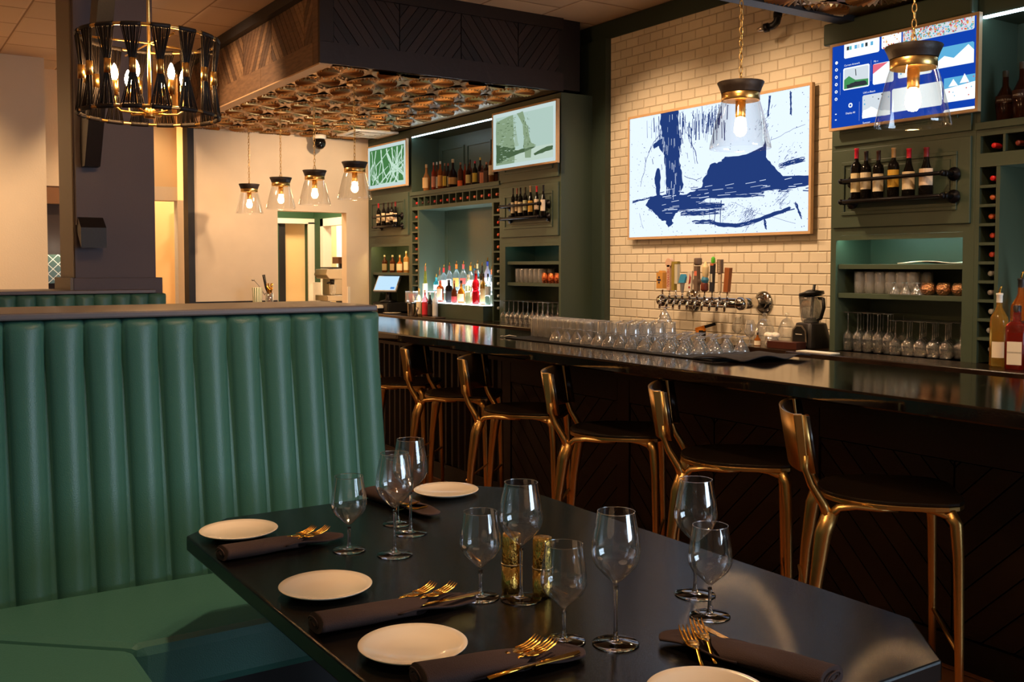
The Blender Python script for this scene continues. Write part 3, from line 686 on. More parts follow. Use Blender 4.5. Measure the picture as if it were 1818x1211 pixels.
PL = ('farthest of the four small glass pendants, nearest the cream wall', 'second farthest of the four small glass pendants against the cream wall', 'third of the four small glass pendants, under the dark security camera', 'glass pendant nearest the green marsh picture, last of the four in the left row',
      'glass pendant hanging in front of the big black and white artwork screen', 'large glass pendant hanging in front of the blue menu screen')
for i, (px_, py_) in enumerate(((443, 379), (499, 372), (559, 361), (630, 350), (1314, 266), (1620, 226))):
    p = onY(px_, py_, 3.42); loc = (p.x, 3.42, 2.04 if i > 3 else 2.045)
    o = pn if i == 0 else dup(pn, loc); o.location = loc; o['label'] = PL[i]; o.rotation_euler = (0, 0, i*.7)

# ------------------------------------------------------------------ back bar counters
CT = .97; CF = 4.80
def fx(px_, py_=430, y=YC): return onY(px_, py_, y).x
def fz(px_, py_, y=YC): return onY(px_, py_, y).z
LX0 = XF+.01; LX1 = fx(730, 450); LX2 = fx(889, 450); LX3 = -7.0
RX0 = xr0; RX1 = fx(1729, 450); RX2 = -1.5
def counter(name, lab, x0, x1, yf, z=CT):
    t = thing(name, lab, 'counter', (0, 0, 0))
    obj('counter_top', MB().box(x0, x1, yf, YW-.02, z-.05, z), COUNTER, t, bevel=.006); obj('base_cabinet', MB().box(x0+.01, x1-.01, yf+.04, YW-.03, 0, z-.051), DGREEN, t)
counter('back_counter', 'dark wood back counter under the left green bottle cabinets', LX0, -6.92, CF)
counter('back_counter', 'dark wood counter under the beer taps at the cream tiles', -6.915, RX0-.10, 5.0, CT-.012)
counter('back_counter', 'dark wood back counter under the right green cabinets', RX0-.095, RX2, CF)

# ------------------------------------------------------------------ cabinets
def cab(name, lab): return thing(name, lab, 'cabinet', (0, 0, 0))
YB = YW-.06
def panel_door(t, x0, x1, z0, z1, inset=.075, nm='panel_door'):
    m = MB(); y = YC-.018
    m.box(x0, x1, y, YC, z0, z1); d = obj(nm, m, GREEN, t, bevel=.003)
    f = MB(); i = inset; b = .022
    for (a, c, e, g) in ((x0+i, x1-i, z0+i, z0+i+b), (x0+i, x1-i, z1-i-b, z1-i), (x0+i, x0+i+b, z0+i+b, z1-i-b), (x1-i-b, x1-i, z0+i+b, z1-i-b)):
        f.box(a, c, y-.010, y, e, g)
    f.box(x0+i+b+.02, x1-i-b-.02, y-.006, y, z0+i+b+.02, z1-i-b-.02)
    obj('raised_moulding', f, GREEN, d, bevel=.003)
def carcass(t, x0, x1, openings, z0=CT, z1=SZ-.005, side=.03, ymin=YC):
    # solid cabinet body with open niches: boxes between the openings, full depth, and a back board
    m = MB(); zs = z0
    m.box(x0, x1, YB, YW-.001, z0, z1)
    for (a, b, xa, xb_) in sorted(openings):
        m.box(x0, x1, ymin, YB, zs, a); m.box(x0, xa, ymin, YB, a, b); m.box(xb_, x1, ymin, YB, a, b); zs = b
    m.box(x0, x1, ymin, YB, zs, z1)
    obj('carcass', m, GREEN, t)
def shelf(t, x0, x1, z, th=.03): obj('shelf', MB().box(x0, x1, YC+.02, YB-.002, z-th, z), GREEN, t, bevel=.002)

# left tower
A = cab('back_bar_tower', 'green cabinet tower with the branching green picture, against the cream wall')
nz1 = fz(690, 433); nz0 = CT
carcass(A, LX0, LX1, [(nz0, nz1, LX0+.06, LX1-.05)])
wz = fz(690, 484); shelf(A, LX0+.065, LX1-.055, wz)
panel_door(A, LX0+.05, LX1-.04, fz(690, 419), fz(690, 346)); panel_door(A, LX0+.05, LX1-.04, fz(690, 337), SZ-.12, nm='upper_panel')
obj('top_lip', MB().box(LX0+.06, LX1-.05, YC, YC+.016, nz1-.03, nz1-.0005), GREEN, A); obj('niche_light', MB().box(LX0+.1, LX1-.1, YC+.02, YC+.04, nz1-.012, nz1-.001), glow('warm niche light', (255, 226, 150), 20), A)
# left centre with bottle alcove, cubbies, mirror
B = cab('bottle_hutch', 'green hutch with a lit bottle alcove over a dark mirror, left of the beer taps')
az0 = fz(815, 331.5); az1 = fz(805, 226); cz0 = fz(731, 368); cz1 = fz(731, 352)
mx0 = fx(744, 450); mx1 = fx(873, 450); mz0 = CT+.02; mz1 = fz(744, 373)
lc0, lc1 = LX1+.025, mx0-.03; rc0, rc1 = mx1+.035, LX2-.02
carcass(B, LX1+.001, LX2-.001, [(mz0-.019, mz1, lc0, rc1), (cz0, cz1, LX1+.03, LX2-.03), (az0, az1, LX1+.02, LX2-.03)])
for xx in (lc1, rc0-.03): obj('mirror_stile', MB().box(xx, xx+.03, YC, YB, mz0-.019, mz1-.001), GREEN, B)
MIRR = mat('mirror with painted reflection', (58, 72, 58), .16, 0)  # reflected green of the mirror put into its base colour
obj('mirror', MB().box(lc1+.031, rc0-.031, YB-.02, YB-.002, mz0, mz1-.002), MIRR, B)
obj('mirror_joint', MB().box(fx(797, 450, YB)-.004, fx(797, 450, YB)+.004, YB-.024, YB-.0205, mz0+.25, mz1-.004), GREEN, B)
ap = MB()
for q in range(3):
    a = LX1+.1+q*(LX2-LX1-.2)/3; b = a+(LX2-LX1-.2)/3-.06
    for (u, v, e, g) in ((a, b, az0+.08, az0+.10), (a, b, az1-.14, az1-.12), (a, a+.02, az0+.1, az1-.14), (b-.02, b, az0+.1, az1-.14)): ap.box(u, v, YB-.012, YB, e, g)
obj('alcove_panelling', ap, GREEN, B)
led = MB(); led.box(LX1+.03, LX2-.05, YC-.002, YC+.012, az1-.010, az1-.001); obj('light_strip', led, LED, B, label='cool white light strip under the alcove top')
obj('alcove_sill', MB().box(LX1+.002, LX2-.002, YC-.02, YC, az0-.035, az0+.004), GREEN, B, bevel=.003)
stepz = fz(810, 538.5, YC-.02); stepz2 = stepz+.10
sm = MB(); sm.box(lc1+.032, rc0-.032, YC-.10, YC+.10, CT+.001, stepz-.004); sm.box(lc1+.032, rc0-.032, YC+.10, YB-.025, CT+.001, stepz2-.004); obj('bottle_step', sm, GREEN, B)
sl = MB(); sl.box(lc1+.04, rc0-.04, YC-.095, YC+.095, stepz-.0035, stepz); sl.box(lc1+.04, rc0-.04, YC+.105, YB-.03, stepz2-.0035, stepz2); obj('lit_shelf', sl, LEDS, B, label='glowing white shelf top under the bottles')
def cubby_row(t, x0, x1, z0, z1, n, vertical=False):
    m = MB(); cells = []
    L0, L1 = (z0, z1) if vertical else (x0, x1)
    for i in range(n+1):
        c = L0+(L1-L0)*i/n
        if 0 < i < n:
            if vertical: m.box(x0, x1, YC, YB, c-.008, c+.008)
            else: m.box(c-.007, c+.007, YC, YB, z0, z1)
        if i < n: d = L0+(L1-L0)*(i+.5)/n; cells.append(((x0+x1)/2, d) if vertical else (d, (z0+z1)/2))
    obj('cubby_divider', m, GREEN, t)
    b = MB(); b.box(x0, x1, YB-.008, YB-.001, z0, z1); obj('cubby_back', b, BLACKM, t)
    return cells
cells_top = cubby_row(B, LX1+.031, LX2-.031, cz0+.001, cz1-.001, 13)
cells_l = cubby_row(B, lc0+.001, lc1-.001, mz0+.06, mz1-.002, 9, True)
cells_r = cubby_row(B, rc0+.001, rc1-.001, mz0+.06, mz1-.002, 9, True)
# left right-hand tower
Cc = cab('back_bar_tower', 'green cabinet tower with the sea arch picture, next to the cream tiles')
oz1 = fz(945, 431); sx0 = fx(897, 450); sx1 = LX3-.03
carcass(Cc, LX2, LX3, [(CT, oz1, sx0, sx1)])
cs1 = fz(945, 464); cs2 = fz(945, 502.5); shelf(Cc, sx0+.004, sx1-.004, cs1); shelf(Cc, sx0+.004, sx1-.004, cs2)
panel_door(Cc, LX2+.02, LX3-.02, fz(945, 420), fz(945, 328)); panel_door(Cc, LX2+.02, LX3-.02, fz(945, 319), SZ-.12, nm='upper_panel')
obj('top_lip', MB().box(sx0, sx1, YC, YC+.016, oz1-.03, oz1-.0005), GREEN, Cc); obj('niche_light', MB().box(sx0+.05, sx1-.05, YC+.02, YC+.04, oz1-.010, oz1-.001), glow('dim cool light', (150, 225, 225), 4), Cc)
# right tower
D = cab('back_bar_tower', 'green cabinet tower with the blue menu screen, right of the beer taps')
qz1 = fz(1600, 415); qx0 = fx(1484, 450); qx1 = fx(1709, 450)
carcass(D, RX0, RX1, [(CT, qz1, qx0, qx1)])
ds1 = fz(1600, 469); ds2 = fz(1600, 523.5); shelf(D, qx0+.004, qx1-.004, ds1); shelf(D, qx0+.004, qx1-.004, ds2)
panel_door(D, RX0+.02, RX1-.02, fz(1600, 401), fz(1600, 256)); panel_door(D, RX0+.02, RX1-.02, fz(1600, 247), SZ-.12, nm='upper_panel')
obj('top_lip', MB().box(qx0, qx1, YC, YC+.016, qz1-.03, qz1-.0005), GREEN, D); obj('niche_light', MB().box(qx0+.02, qx1-.02, YC+.02, YC+.04, qz1-.010, qz1-.001), glow('cool niche light', (200, 250, 236), 24), D)
obj('cornice', MB().box(RX0-.03, RX1, YC-.06, YC, SZ-.14, SZ-.006), GREEN, D, bevel=.01)
# right centre hutch
E_ = cab('bottle_hutch', 'green hutch at the right edge with wine cubbies, dark mirror and amber bottles')
az2 = fz(1785, 214); az3 = fz(1785, 20); rz0 = fz(1750, 272); rz1 = fz(1750, 241)
wx0 = fx(1737, 450); wx1 = fx(1766, 450); mz2 = fz(1790, 286)
carcass(E_, RX1+.001, RX2, [(CT, mz2-.02, wx0, RX2-.05), (rz0, rz1, wx0, RX2-.05), (az2, az3, fx(1743, 120), RX2-.05)])
obj('mirror_stile', MB().box(wx1, wx1+.022, YC, YB, CT, mz2-.021), GREEN, E_)
obj('mirror', MB().box(wx1+.036, RX2-.06, YB-.02, YB-.002, CT+.02, mz2-.022), MIRR, E_)
led = MB(); led.box(RX1+.03, RX2-.06, YC-.002, YC+.014, az3-.014, az3-.001); obj('light_strip', led, LED, E_, label='cool white light strip under the alcove top')
obj('alcove_sill', MB().box(RX1+.002, RX2, YC-.02, YC, az2-.035, az2+.004), GREEN, E_, bevel=.003)
cells_rt = cubby_row(E_, wx0+.001, RX2-.051, rz0+.001, rz1-.001, 12)
cells_rc = cubby_row(E_, wx0+.001, wx1-.001, CT+.03, mz2-.022, 10, True)
obj('lit_shelf', MB().box(wx1+.05, RX2-.07, YB-.12, YB-.03, CT+.002, CT+.012), LEDS, E_)

# ------------------------------------------------------------------ screens in wood frames
def tv(name, lab, x0, x1, z0, z1, y, fw=.016):
    t = thing(name, lab, 'screen', ((x0+x1)/2, y, (z0+z1)/2)); w, h = (x1-x0)/2, (z1-z0)/2
    f = MB()
    f.box(-w, w, -.03, .0, h-fw, h); f.box(-w, w, -.03, .0, -h, -h+fw); f.box(-w, -w+fw, -.03, .0, -h+fw, h-fw); f.box(w-fw, w, -.03, .0, -h+fw, h-fw)
    obj('frame', f, ALU, t); obj('housing', MB().box(-w+.02, w-.02, -.012, .016, -h+.02, h-.02), BLACK, t)
    return t, w-fw, h-fw
class Art(MB):
    def __init__(s, w, h): super().__init__(); s.w = w; s.h = h; s.L = 0
    def poly(s, pts, mi, layer):          # points in 0..1, y down
        y = -.024-.00025*layer; P = [((u*2-1)*s.w, y, (1-v*2)*s.h) for u, v in clip([tuple(p) for p in pts], 0, 1, 0, 1)]
        if len(P) < 3: return
        s.mi = mi; s.add(P, [tuple(range(len(P)))], False)
    def rect(s, u0, v0, u1, v1, mi, layer): s.poly([(u0, v1), (u1, v1), (u1, v0), (u0, v0)], mi, layer)
    def stroke(s, pts, wd, mi, layer, jag=0):
        for i in range(len(pts)-1):
            a, b = pts[i], pts[i+1]; dx, dy = b[0]-a[0], (b[1]-a[1])*s.h/s.w; l = math.hypot(dx, dy) or 1; nx, ny = -dy/l, dx/l*s.w/s.h
            wa = wd(i/(len(pts)-1)) if callable(wd) else wd; wb = wd((i+1)/(len(pts)-1)) if callable(wd) else wd
            j = lambda: 1+rnd.uniform(-jag, jag)
            s.poly([(a[0]+nx*wa*j(), a[1]+ny*wa), (b[0]+nx*wb*j(), b[1]+ny*wb), (b[0]-nx*wb*j(), b[1]-ny*wb), (a[0]-nx*wa*j(), a[1]-ny*wa)], mi, layer)
    def text(s, body, u, v, size, mi, layer, align='LEFT'):
        vs, fs = text_mb(body, size*s.h*2, align); ox, oz = (u*2-1)*s.w, (1-v*2)*s.h
        s.mi = mi; s.add([(p[0]+ox, -.024-.00025*layer, p[2]+oz) for p in vs], fs, False)
def jag(pts, amp, n=6):                   # rough, torn outline
    out = []
    for i, p in enumerate(pts):
        q = pts[(i+1) % len(pts)]
        for k in range(n): t = k/n; out.append((p[0]+(q[0]-p[0])*t+rnd.uniform(-amp, amp), p[1]+(q[1]-p[1])*t+rnd.uniform(-amp, amp)))
    return out
def ear(a, pts, mi, layer):               # concave outline, cut into triangles
    from mathutils.geometry import tessellate_polygon
    for tri in tessellate_polygon([[Vector((p[0], p[1], 0)) for p in pts]]): a.poly([pts[i] for i in tri], mi, layer)
K = 1.25
# big ink artwork on the tiles
bx0, bx1 = fx(1120, 300, YW-.03), fx(1446, 300, YW-.03); bz0 = fz(1300, 420, YW-.03); bz1 = (fz(1120, 208, YW-.03)+fz(1447, 148, YW-.03))/2
T, w_, h_ = tv('artwork_screen', 'large framed screen showing a white canvas splashed with navy ink, on the cream tiles', bx0, bx1, bz0, bz1, YW-.035, .02)
a = Art(w_, h_); a.rect(0, 0, 1, 1, 0, 0); r = rnd
ear(a, jag([(.20, -.02), (.31, -.02), (.315, .18), (.33, .24), (.32, .40), (.335, .50), (.345, .62), (.30, .72), (.24, .66), (.235, .50), (.225, .34), (.19, .26), (.16, .28), (.155, .24), (.19, .21), (.215, .20), (.20, .08)], .004, 5), 1, 1)
ear(a, jag([(.46, .58), (.50, .46), (.56, .45), (.58, .42), (.70, .42), (.775, .38), (.79, .32), (.80, .46), (.84, .54), (.88, .60), (1.0, .62), (1.01, .68), (.88, .70), (.72, .70), (.60, .71), (.52, .69), (.44, .68)], .006, 5), 1, 1)
ear(a, jag([(.11, .74), (.14, .67), (.24, .66), (.34, .68), (.45, .64), (.56, .66), (.48, .72), (.40, .78), (.32, .80), (.28, .86), (.285, .90), (.255, .93), (.235, .88), (.20, .86), (.17, .81)], .006, 5), 1, 1)
ear(a, jag([(.18, .44), (.195, .44), (.205, .52), (.20, .68), (.18, .67), (.165, .52)], .003, 4), 1, 1)
for pts, wd in (([(.02, .70), (.12, .68), (.22, .67)], .003), ([(.30, .77), (.42, .77), (.52, .78), (.60, .80)], .012), ([(.33, .82), (.46, .83), (.58, .825)], .009), ([(.40, .90), (.50, .90), (.56, .93), (.66, .94), (.75, .91), (.86, .86), (.95, .83)], .006),
                ([(.40, .72), (.55, .68), (.62, .66)], .010), ([(.48, .70), (.66, .715), (.82, .72)], .008), ([(.72, .92), (.82, .88), (.94, .82)], .004), ([(.79, .91), (.80, .98)], .007), ([(.86, .53), (.93, .51), (.99, .50)], .008), ([(.94, .80), (.955, .86), (.97, .92)], .006),
                ([(.53, .76), (.53, .99)], .002), ([(.56, .74), (.56, .97)], .0025), ([(.50, .70), (.50, .98)], .0015), ([(.14, .25), (.10, .42), (.07, .62)], .002), ([(.20, .17), (.16, .22), (.11, .33)], .002), ([(.07, .80), (.10, .96)], .0015), ([(.36, .18), (.40, .32), (.42, .52)], .0018),
                ([(.38, .20), (.42, .38), (.44, .54)], .0018), ([(.91, .02), (.915, .22)], .003), ([(.81, .02), (.80, .20)], .003), ([(.35, .53), (.42, .57), (.48, .54)], .0025), ([(.62, .76), (.75, .85), (.99, .97)], .001), ([(.82, .34), (.93, .28), (.99, .26)], .0015)):
    nb = 1 if wd < .003 else int(4+wd*900)            # dry brush strokes: a bundle of uneven bristle lines
    for q in range(nb):
        o_ = (q/(nb-1)-.5)*2.4*wd if nb > 1 else 0; k0 = r.uniform(0, .12) if nb > 1 else 0; P = []
        for i_ in range(len(pts)-1):
            for t_ in range(5): f_ = t_/5; P.append((pts[i_][0]+(pts[i_+1][0]-pts[i_][0])*f_+r.uniform(-.004, .004), pts[i_][1]+(pts[i_+1][1]-pts[i_][1])*f_+o_*1.6+r.uniform(-.004, .004)))
        P.append(pts[-1]); P = P[int(len(P)*k0):max(3, int(len(P)*r.uniform(.8, 1)))]
        a.stroke(P, min(wd, .0022)*r.uniform(.4, 1), 1, 2, .5)
for k in range(150):                       # drips and scratches at the top
    u = r.choice((r.gauss(.38, .07), r.gauss(.50, .05), r.gauss(.25, .05))); v = r.uniform(0, .16); a.stroke([(u, v), (u+r.uniform(-.006, .006), v+r.uniform(.03, .16))], r.uniform(.0006, .0026), 1, 2, .4)
for k in range(14):                       # grey scratched patches
    cu_, cv_ = r.choice(((.04, .3), (.02, .62), (.85, .42), (.9, .5), (.78, .22), (.60, .82), (.87, .75), (.70, .88), (.5, .12), (.12, .12)))
    for q_ in range(26): u = r.gauss(cu_, .022); v = r.gauss(cv_, .045); a.stroke([(u, v), (u+r.uniform(.004, .016), v-r.uniform(.004, .03))], r.uniform(.0003, .0009), 1, 2, .5)
for k in range(120):                      # ragged fringes along the dark masses
    u, v = r.choice(((r.uniform(.44, .99), r.gauss(.70, .015)), (r.uniform(.12, .45), r.gauss(.72, .05)), (r.gauss(.26, .07), r.uniform(.05, .6)))); a.stroke([(u, v), (u+r.uniform(.02, .06)*(1 if v > .6 else .1), v+r.uniform(-.01, .01)+(0 if v > .6 else .05))], r.uniform(.0006, .002), 1, 2, .6)
for k in range(900):
    u, v = r.random(), r.random(); q = r.uniform(.0005, .0026)
    if r.random() < .5: u, v = r.gauss(.5, .22), r.gauss(.7, .12)
    a.poly([(u+q*math.cos(x_), v+q*1.7*math.sin(x_)) for x_ in (0, 1.2, 2.5, 3.7, 5)], 1, 3)
for k in range(60):
    u, v = r.uniform(.2, .98), r.uniform(.60, .82); a.stroke([(u, v), (u+r.uniform(.02, .07), v+r.uniform(-.008, .004))], r.uniform(.0004, .0014), 0, 4, .5)
for k in range(46):
    u, v = r.uniform(.21, .33), r.uniform(.02, .66); a.stroke([(u, v), (u+r.uniform(-.003, .003), v+r.uniform(.02, .09))], r.uniform(.0004, .0011), 0, 4, .5)
obj('screen', a, [scr('screen white', (214, 228, 246), K), scr('screen navy', (36, 62, 126), .95)], T, fix=False)
# sea arch picture
T, w_, h_ = tv('artwork_screen', 'framed screen with a pale sea arch and cliff, right of the left bottle alcove', fx(878, 250, 5.045), fx(993.5, 240, 5.045), fz(936, 297, 5.045), fz(936, 189, 5.045), 5.045)
a = Art(w_, h_); a.rect(0, 0, 1, 1, 0, 0); a.rect(.045, .07, .955, .93, 1, 1)
ear(a, jag([(.05, .14), (.33, .07), (.345, .30), (.34, .50), (.37, .60), (.36, .93), (.05, .93)], .006, 4), 2, 2)
ear(a, jag([(.36, .22), (.38, .30), (.41, .55), (.43, .64), (.36, .64)], .004), 5, 2)
ear(a, jag([(.40, .06), (.50, .05), (.53, .22), (.58, .36), (.60, .52), (.62, .62), (.70, .68), (.66, .71), (.50, .70), (.51, .50), (.49, .28)], .006, 4), 2, 3)
ear(a, jag([(.05, .56), (.16, .60), (.32, .66), (.37, .66), (.36, .72), (.05, .78)], .008, 3), 3, 3)
a.rect(.36, .70, .955, .93, 4, 2); ear(a, jag([(.05, .76), (.30, .72), (.48, .70), (.70, .70), (.60, .74), (.36, .80), (.18, .86), (.06, .90)], .008, 3), 3, 4)
ear(a, jag([(.66, .82), (.76, .77), (.86, .74), (.95, .73), (.95, .80), (.80, .83), (.68, .85)], .006, 3), 3, 4); a.poly([(.52, .71), (.63, .71), (.62, .88), (.53, .87)], 2, 4)
for k in range(120):
    u, v = r.uniform(.06, .36), r.uniform(.12, .9); a.stroke([(u, v), (u+r.uniform(.01, .05), v+r.uniform(-.01, .012))], r.uniform(.001, .004), r.choice((3, 5, 2)), 5, .3)
for k in range(40):
    u, v = r.uniform(.50, .60), r.uniform(.1, .66); a.stroke([(u, v), (u+.006, v+r.uniform(.01, .04))], .003, r.choice((3, 5)), 5, .3)
obj('screen', a, [scr('mat board', (196, 216, 214), 1), scr('pale sky', (176, 202, 192), 1), scr('cliff green', (134, 158, 126), 1), scr('cliff dark', (74, 98, 68), 1), scr('pale sea', (190, 210, 196), 1), scr('mist stone', (160, 184, 164), 1)], T, fix=False)
# green marsh picture
T, w_, h_ = tv('artwork_screen', 'framed screen with white branching streams on green, next to the cream wall', fx(656, 300, 5.045), fx(725.5, 290, 5.045), fz(690, 334.5, 5.045), fz(690, 254, 5.045), 5.045)
a = Art(w_, h_); a.rect(0, 0, 1, 1, 0, 0); a.rect(.05, .08, .95, .92, 1, 1)
def stream(u, v, du, dv, wd, depth):
    pts = [(u, v)]
    for k in range(9):
        du += r.uniform(-.012, .012); u = min(.945, max(.055, u+du)); v = min(.915, max(.085, v+dv*r.uniform(.8, 1.1))); pts.append((u, v))
        if depth and r.random() < .34: stream(u, v, du+r.choice((-1, 1))*r.uniform(.02, .04), dv*r.uniform(.6, .9), wd*.65, depth-1)
    a.stroke(pts, lambda t: wd*(1-.4*t), 2, 2, .25)
for u0, wd in ((.10, .007), (.22, .009), (.36, .012), (.50, .014), (.64, .012), (.78, .015), (.90, .010)): stream(u0, .10, r.uniform(-.012, .012), .085, wd*1.25, 1)
for u0 in (.12, .34, .58): stream(u0, .90, r.uniform(.01, .03), -.05, .011, 1)
obj('screen', a, [scr('mat board', (196, 216, 214), 1), scr('marsh green', (70, 124, 70), 1), scr('stream white', (196, 226, 206), 1)], T, fix=False)
# blue menu screen
T, w_, h_ = tv('menu_screen', 'framed screen with a bright blue picture menu, upper right over the wine rack', fx(1478.5, 150, 5.04), fx(1743, 110, 5.04), fz(1610, 216, 5.04), fz(1610, 52, 5.04), 5.04)
a = Art(w_, h_); a.rect(0, 0, 1, 1, 0, 0)
def card(u0, v0, u1, v1, cols, bg, layer=1, specks=0):
    q = .008; a.poly([(u0+q, v1), (u1-q, v1), (u1, v1-q*1.8), (u1, v0+q*1.8), (u1-q, v0), (u0+q, v0), (u0, v0+q*1.8), (u0, v1-q*1.8)], bg, layer)
    for k in range(specks):
        u, v = r.uniform(u0+.005, u1-.005), r.uniform(v0+.01, v1-.01); s_ = r.uniform(.002, .007)
        a.poly([(max(u0, min(u1, u+s_*math.cos(x_))), max(v0, min(v1, v+s_*1.8*math.sin(x_)))) for x_ in (0, 1.2, 2.5, 3.8, 5)], r.choice(cols), layer+1)
# 0 blue 1 white 2 sky 3 orange 4 green 5 pink 6 dark 7 pale grey 8 red 9 turquoise
card(.09, -.06, .355, .17, (), 1); card(.37, -.06, .51, .15, (3, 3, 3, 8), 1, 1, 40); card(.52, -.06, .985, .14, (4, 5, 8, 9, 3, 2), 7, 1, 480)
for u in (.11, .13, .17, .19, .22, .25, .29): a.rect(u, .03, u+.018, .075, r.choice((2, 9, 6, 7)), 2)
a.text('Current Artwork', .092, .255, .032, 1, 2); card(.085, .285, .285, .555, (), 1); card(.093, .30, .277, .54, (), 7, 2)
ear(a, [(.093, .43), (.13, .39), (.18, .45), (.277, .46), (.277, .54), (.093, .54)], 4, 3); ear(a, jag([(.11, .50), (.18, .47), (.26, .48), (.27, .53), (.12, .535)], .004), 6, 4); a.stroke([(.18, .32), (.185, .40)], .003, 6, 4)
a.text('My c', .315, .275, .032, 1, 2); card(.31, .305, .46, .55, (), 1); a.poly([(.31, .42), (.40, .33), (.42, .31), (.31, .31)], 5, 2)
card(.49, .29, .72, .53, (2, 7), 1, 1, 14); card(.735, .27, .985, .50, (), 2); ear(a, [(.735, .44), (.80, .37), (.86, .41), (.95, .29), (.985, .36), (.985, .50), (.735, .50)], 1, 2)
a.text("Life's a Beach", .24, .625, .032, 1, 2); card(.235, .655, .44, .93, (2, 7, 6), 7, 1, 16); ear(a, jag([(.24, .84), (.30, .80), (.36, .86), (.44, .88), (.44, .93), (.235, .93)], .004), 1, 3)
card(.45, .64, .79, .91, (), 1); card(.80, .62, 1.0, .89, (8, 2), 1, 1, 10); a.poly([(.80, .62), (1, .62), (1, .70), (.80, .74)], 2, 2); ear(a, [(.90, .70), (.93, .60), (.96, .70)], 1, 3); ear(a, [(.83, .72), (.86, .64), (.89, .72)], 1, 3)
card(.80, .97, 1.0, 1.06, (), 1)
a.text('Summer', .24, .985, .032, 1, 2)
for v in (.20, .285, .375, .465, .555, .645): a.poly([(.032+.011*math.cos(x_*PI/5), v+.020*math.sin(x_*PI/5)) for x_ in range(10)], 1, 2)
for v in (.285, .375, .465, .555, .645): a.rect(.028, v-.009, .036, v+.009, 0, 3)
for v in (.83, .90): a.rect(.026, v-.006, .038, v+.006, 1, 2)
a.rect(.0625, .33, .0635, .60, 7, 2); a.rect(.212, .72, .213, .95, 7, 2); a.rect(.295, .25, .296, .50, 7, 2)
card(.13, .72, .16, .775, (), 1, 2); a.rect(.138, .735, .152, .76, 0, 4); a.text('Display All', .145, .84, .032, 1, 2, 'CENTER')
obj('screen', a, [scr('menu blue', (18, 66, 176), 1.0), scr('card white', (236, 244, 246), 1.2), scr('card sky', (96, 178, 222), 1), scr('card orange', (240, 164, 62), 1), scr('card green', (70, 150, 90), 1), scr('card pink', (232, 110, 130), 1), scr('card dark', (50, 56, 60), 1), scr('card grey', (214, 224, 232), 1), scr('card red', (208, 56, 46), 1), scr('card turquoise', (90, 190, 200), 1)], T, fix=False)


# ------------------------------------------------------------------ bottles
def liquid(rgb, tr=.8):
    return mat('bottle %d %d %d %.1f' % (*rgb, tr), rgb, .06, 0, tr, 1.3, .5)
def solidm(rgb, rough=.5): return mat('paint %d %d %d %.2f' % (*rgb, rough), rgb, rough)
PROF = {
 'std': [(.92, 0), (1, .015), (1, .58), (.93, .65), (.5, .735), (.33, .78), (.30, .93)],
 'wine': [(.9, 0), (1, .012), (1, .62), (.86, .685), (.45, .74), (.37, .78), (.35, .83)],
 'burg': [(.9, 0), (1, .012), (1, .42), (.85, .53), (.52, .66), (.38, .76), (.35, .83)],
 'square': [(.95, 0), (1, .01), (1, .66), (.8, .72), (.38, .76), (.34, .92)],
 'squat': [(.9, 0), (1, .02), (1, .42), (.86, .53), (.40, .64), (.27, .70), (.26, .9)],
 'tall': [(.85, 0), (.9, .01), (.82, .35), (.5, .72), (.34, .86), (.30, .94)],
 'flask': [(.74, 0), (.78, .012), (1, .38), (.97, .46), (.6, .60), (.33, .70), (.28, .9)],
 'bell': [(.9, 0), (1, .02), (.98, .36), (.72, .42), (.95, .50), (.98, .60), (.8, .68), (.36, .74), (.34, .93)]}
def band(mb, r, z0, z1, half=80, n=14, sq=None, taper=1.0, faceang=-PI/2, top=None):
    rows = [[], []]
    for i in range(n+1):
        u = i/n*2-1; a = faceang+R(half)*u; ca, sa = math.cos(a), math.sin(a); q = (abs(ca)**sq+abs(sa)**sq)**(-1/sq) if sq else 1
        zz = z1 + (top(u) if top else 0)
        rows[0].append((r*q*ca, r*q*sa, z0)); rows[1].append((r*q*taper*ca, r*q*taper*sa, zz))
    return mb.sheet(rows)
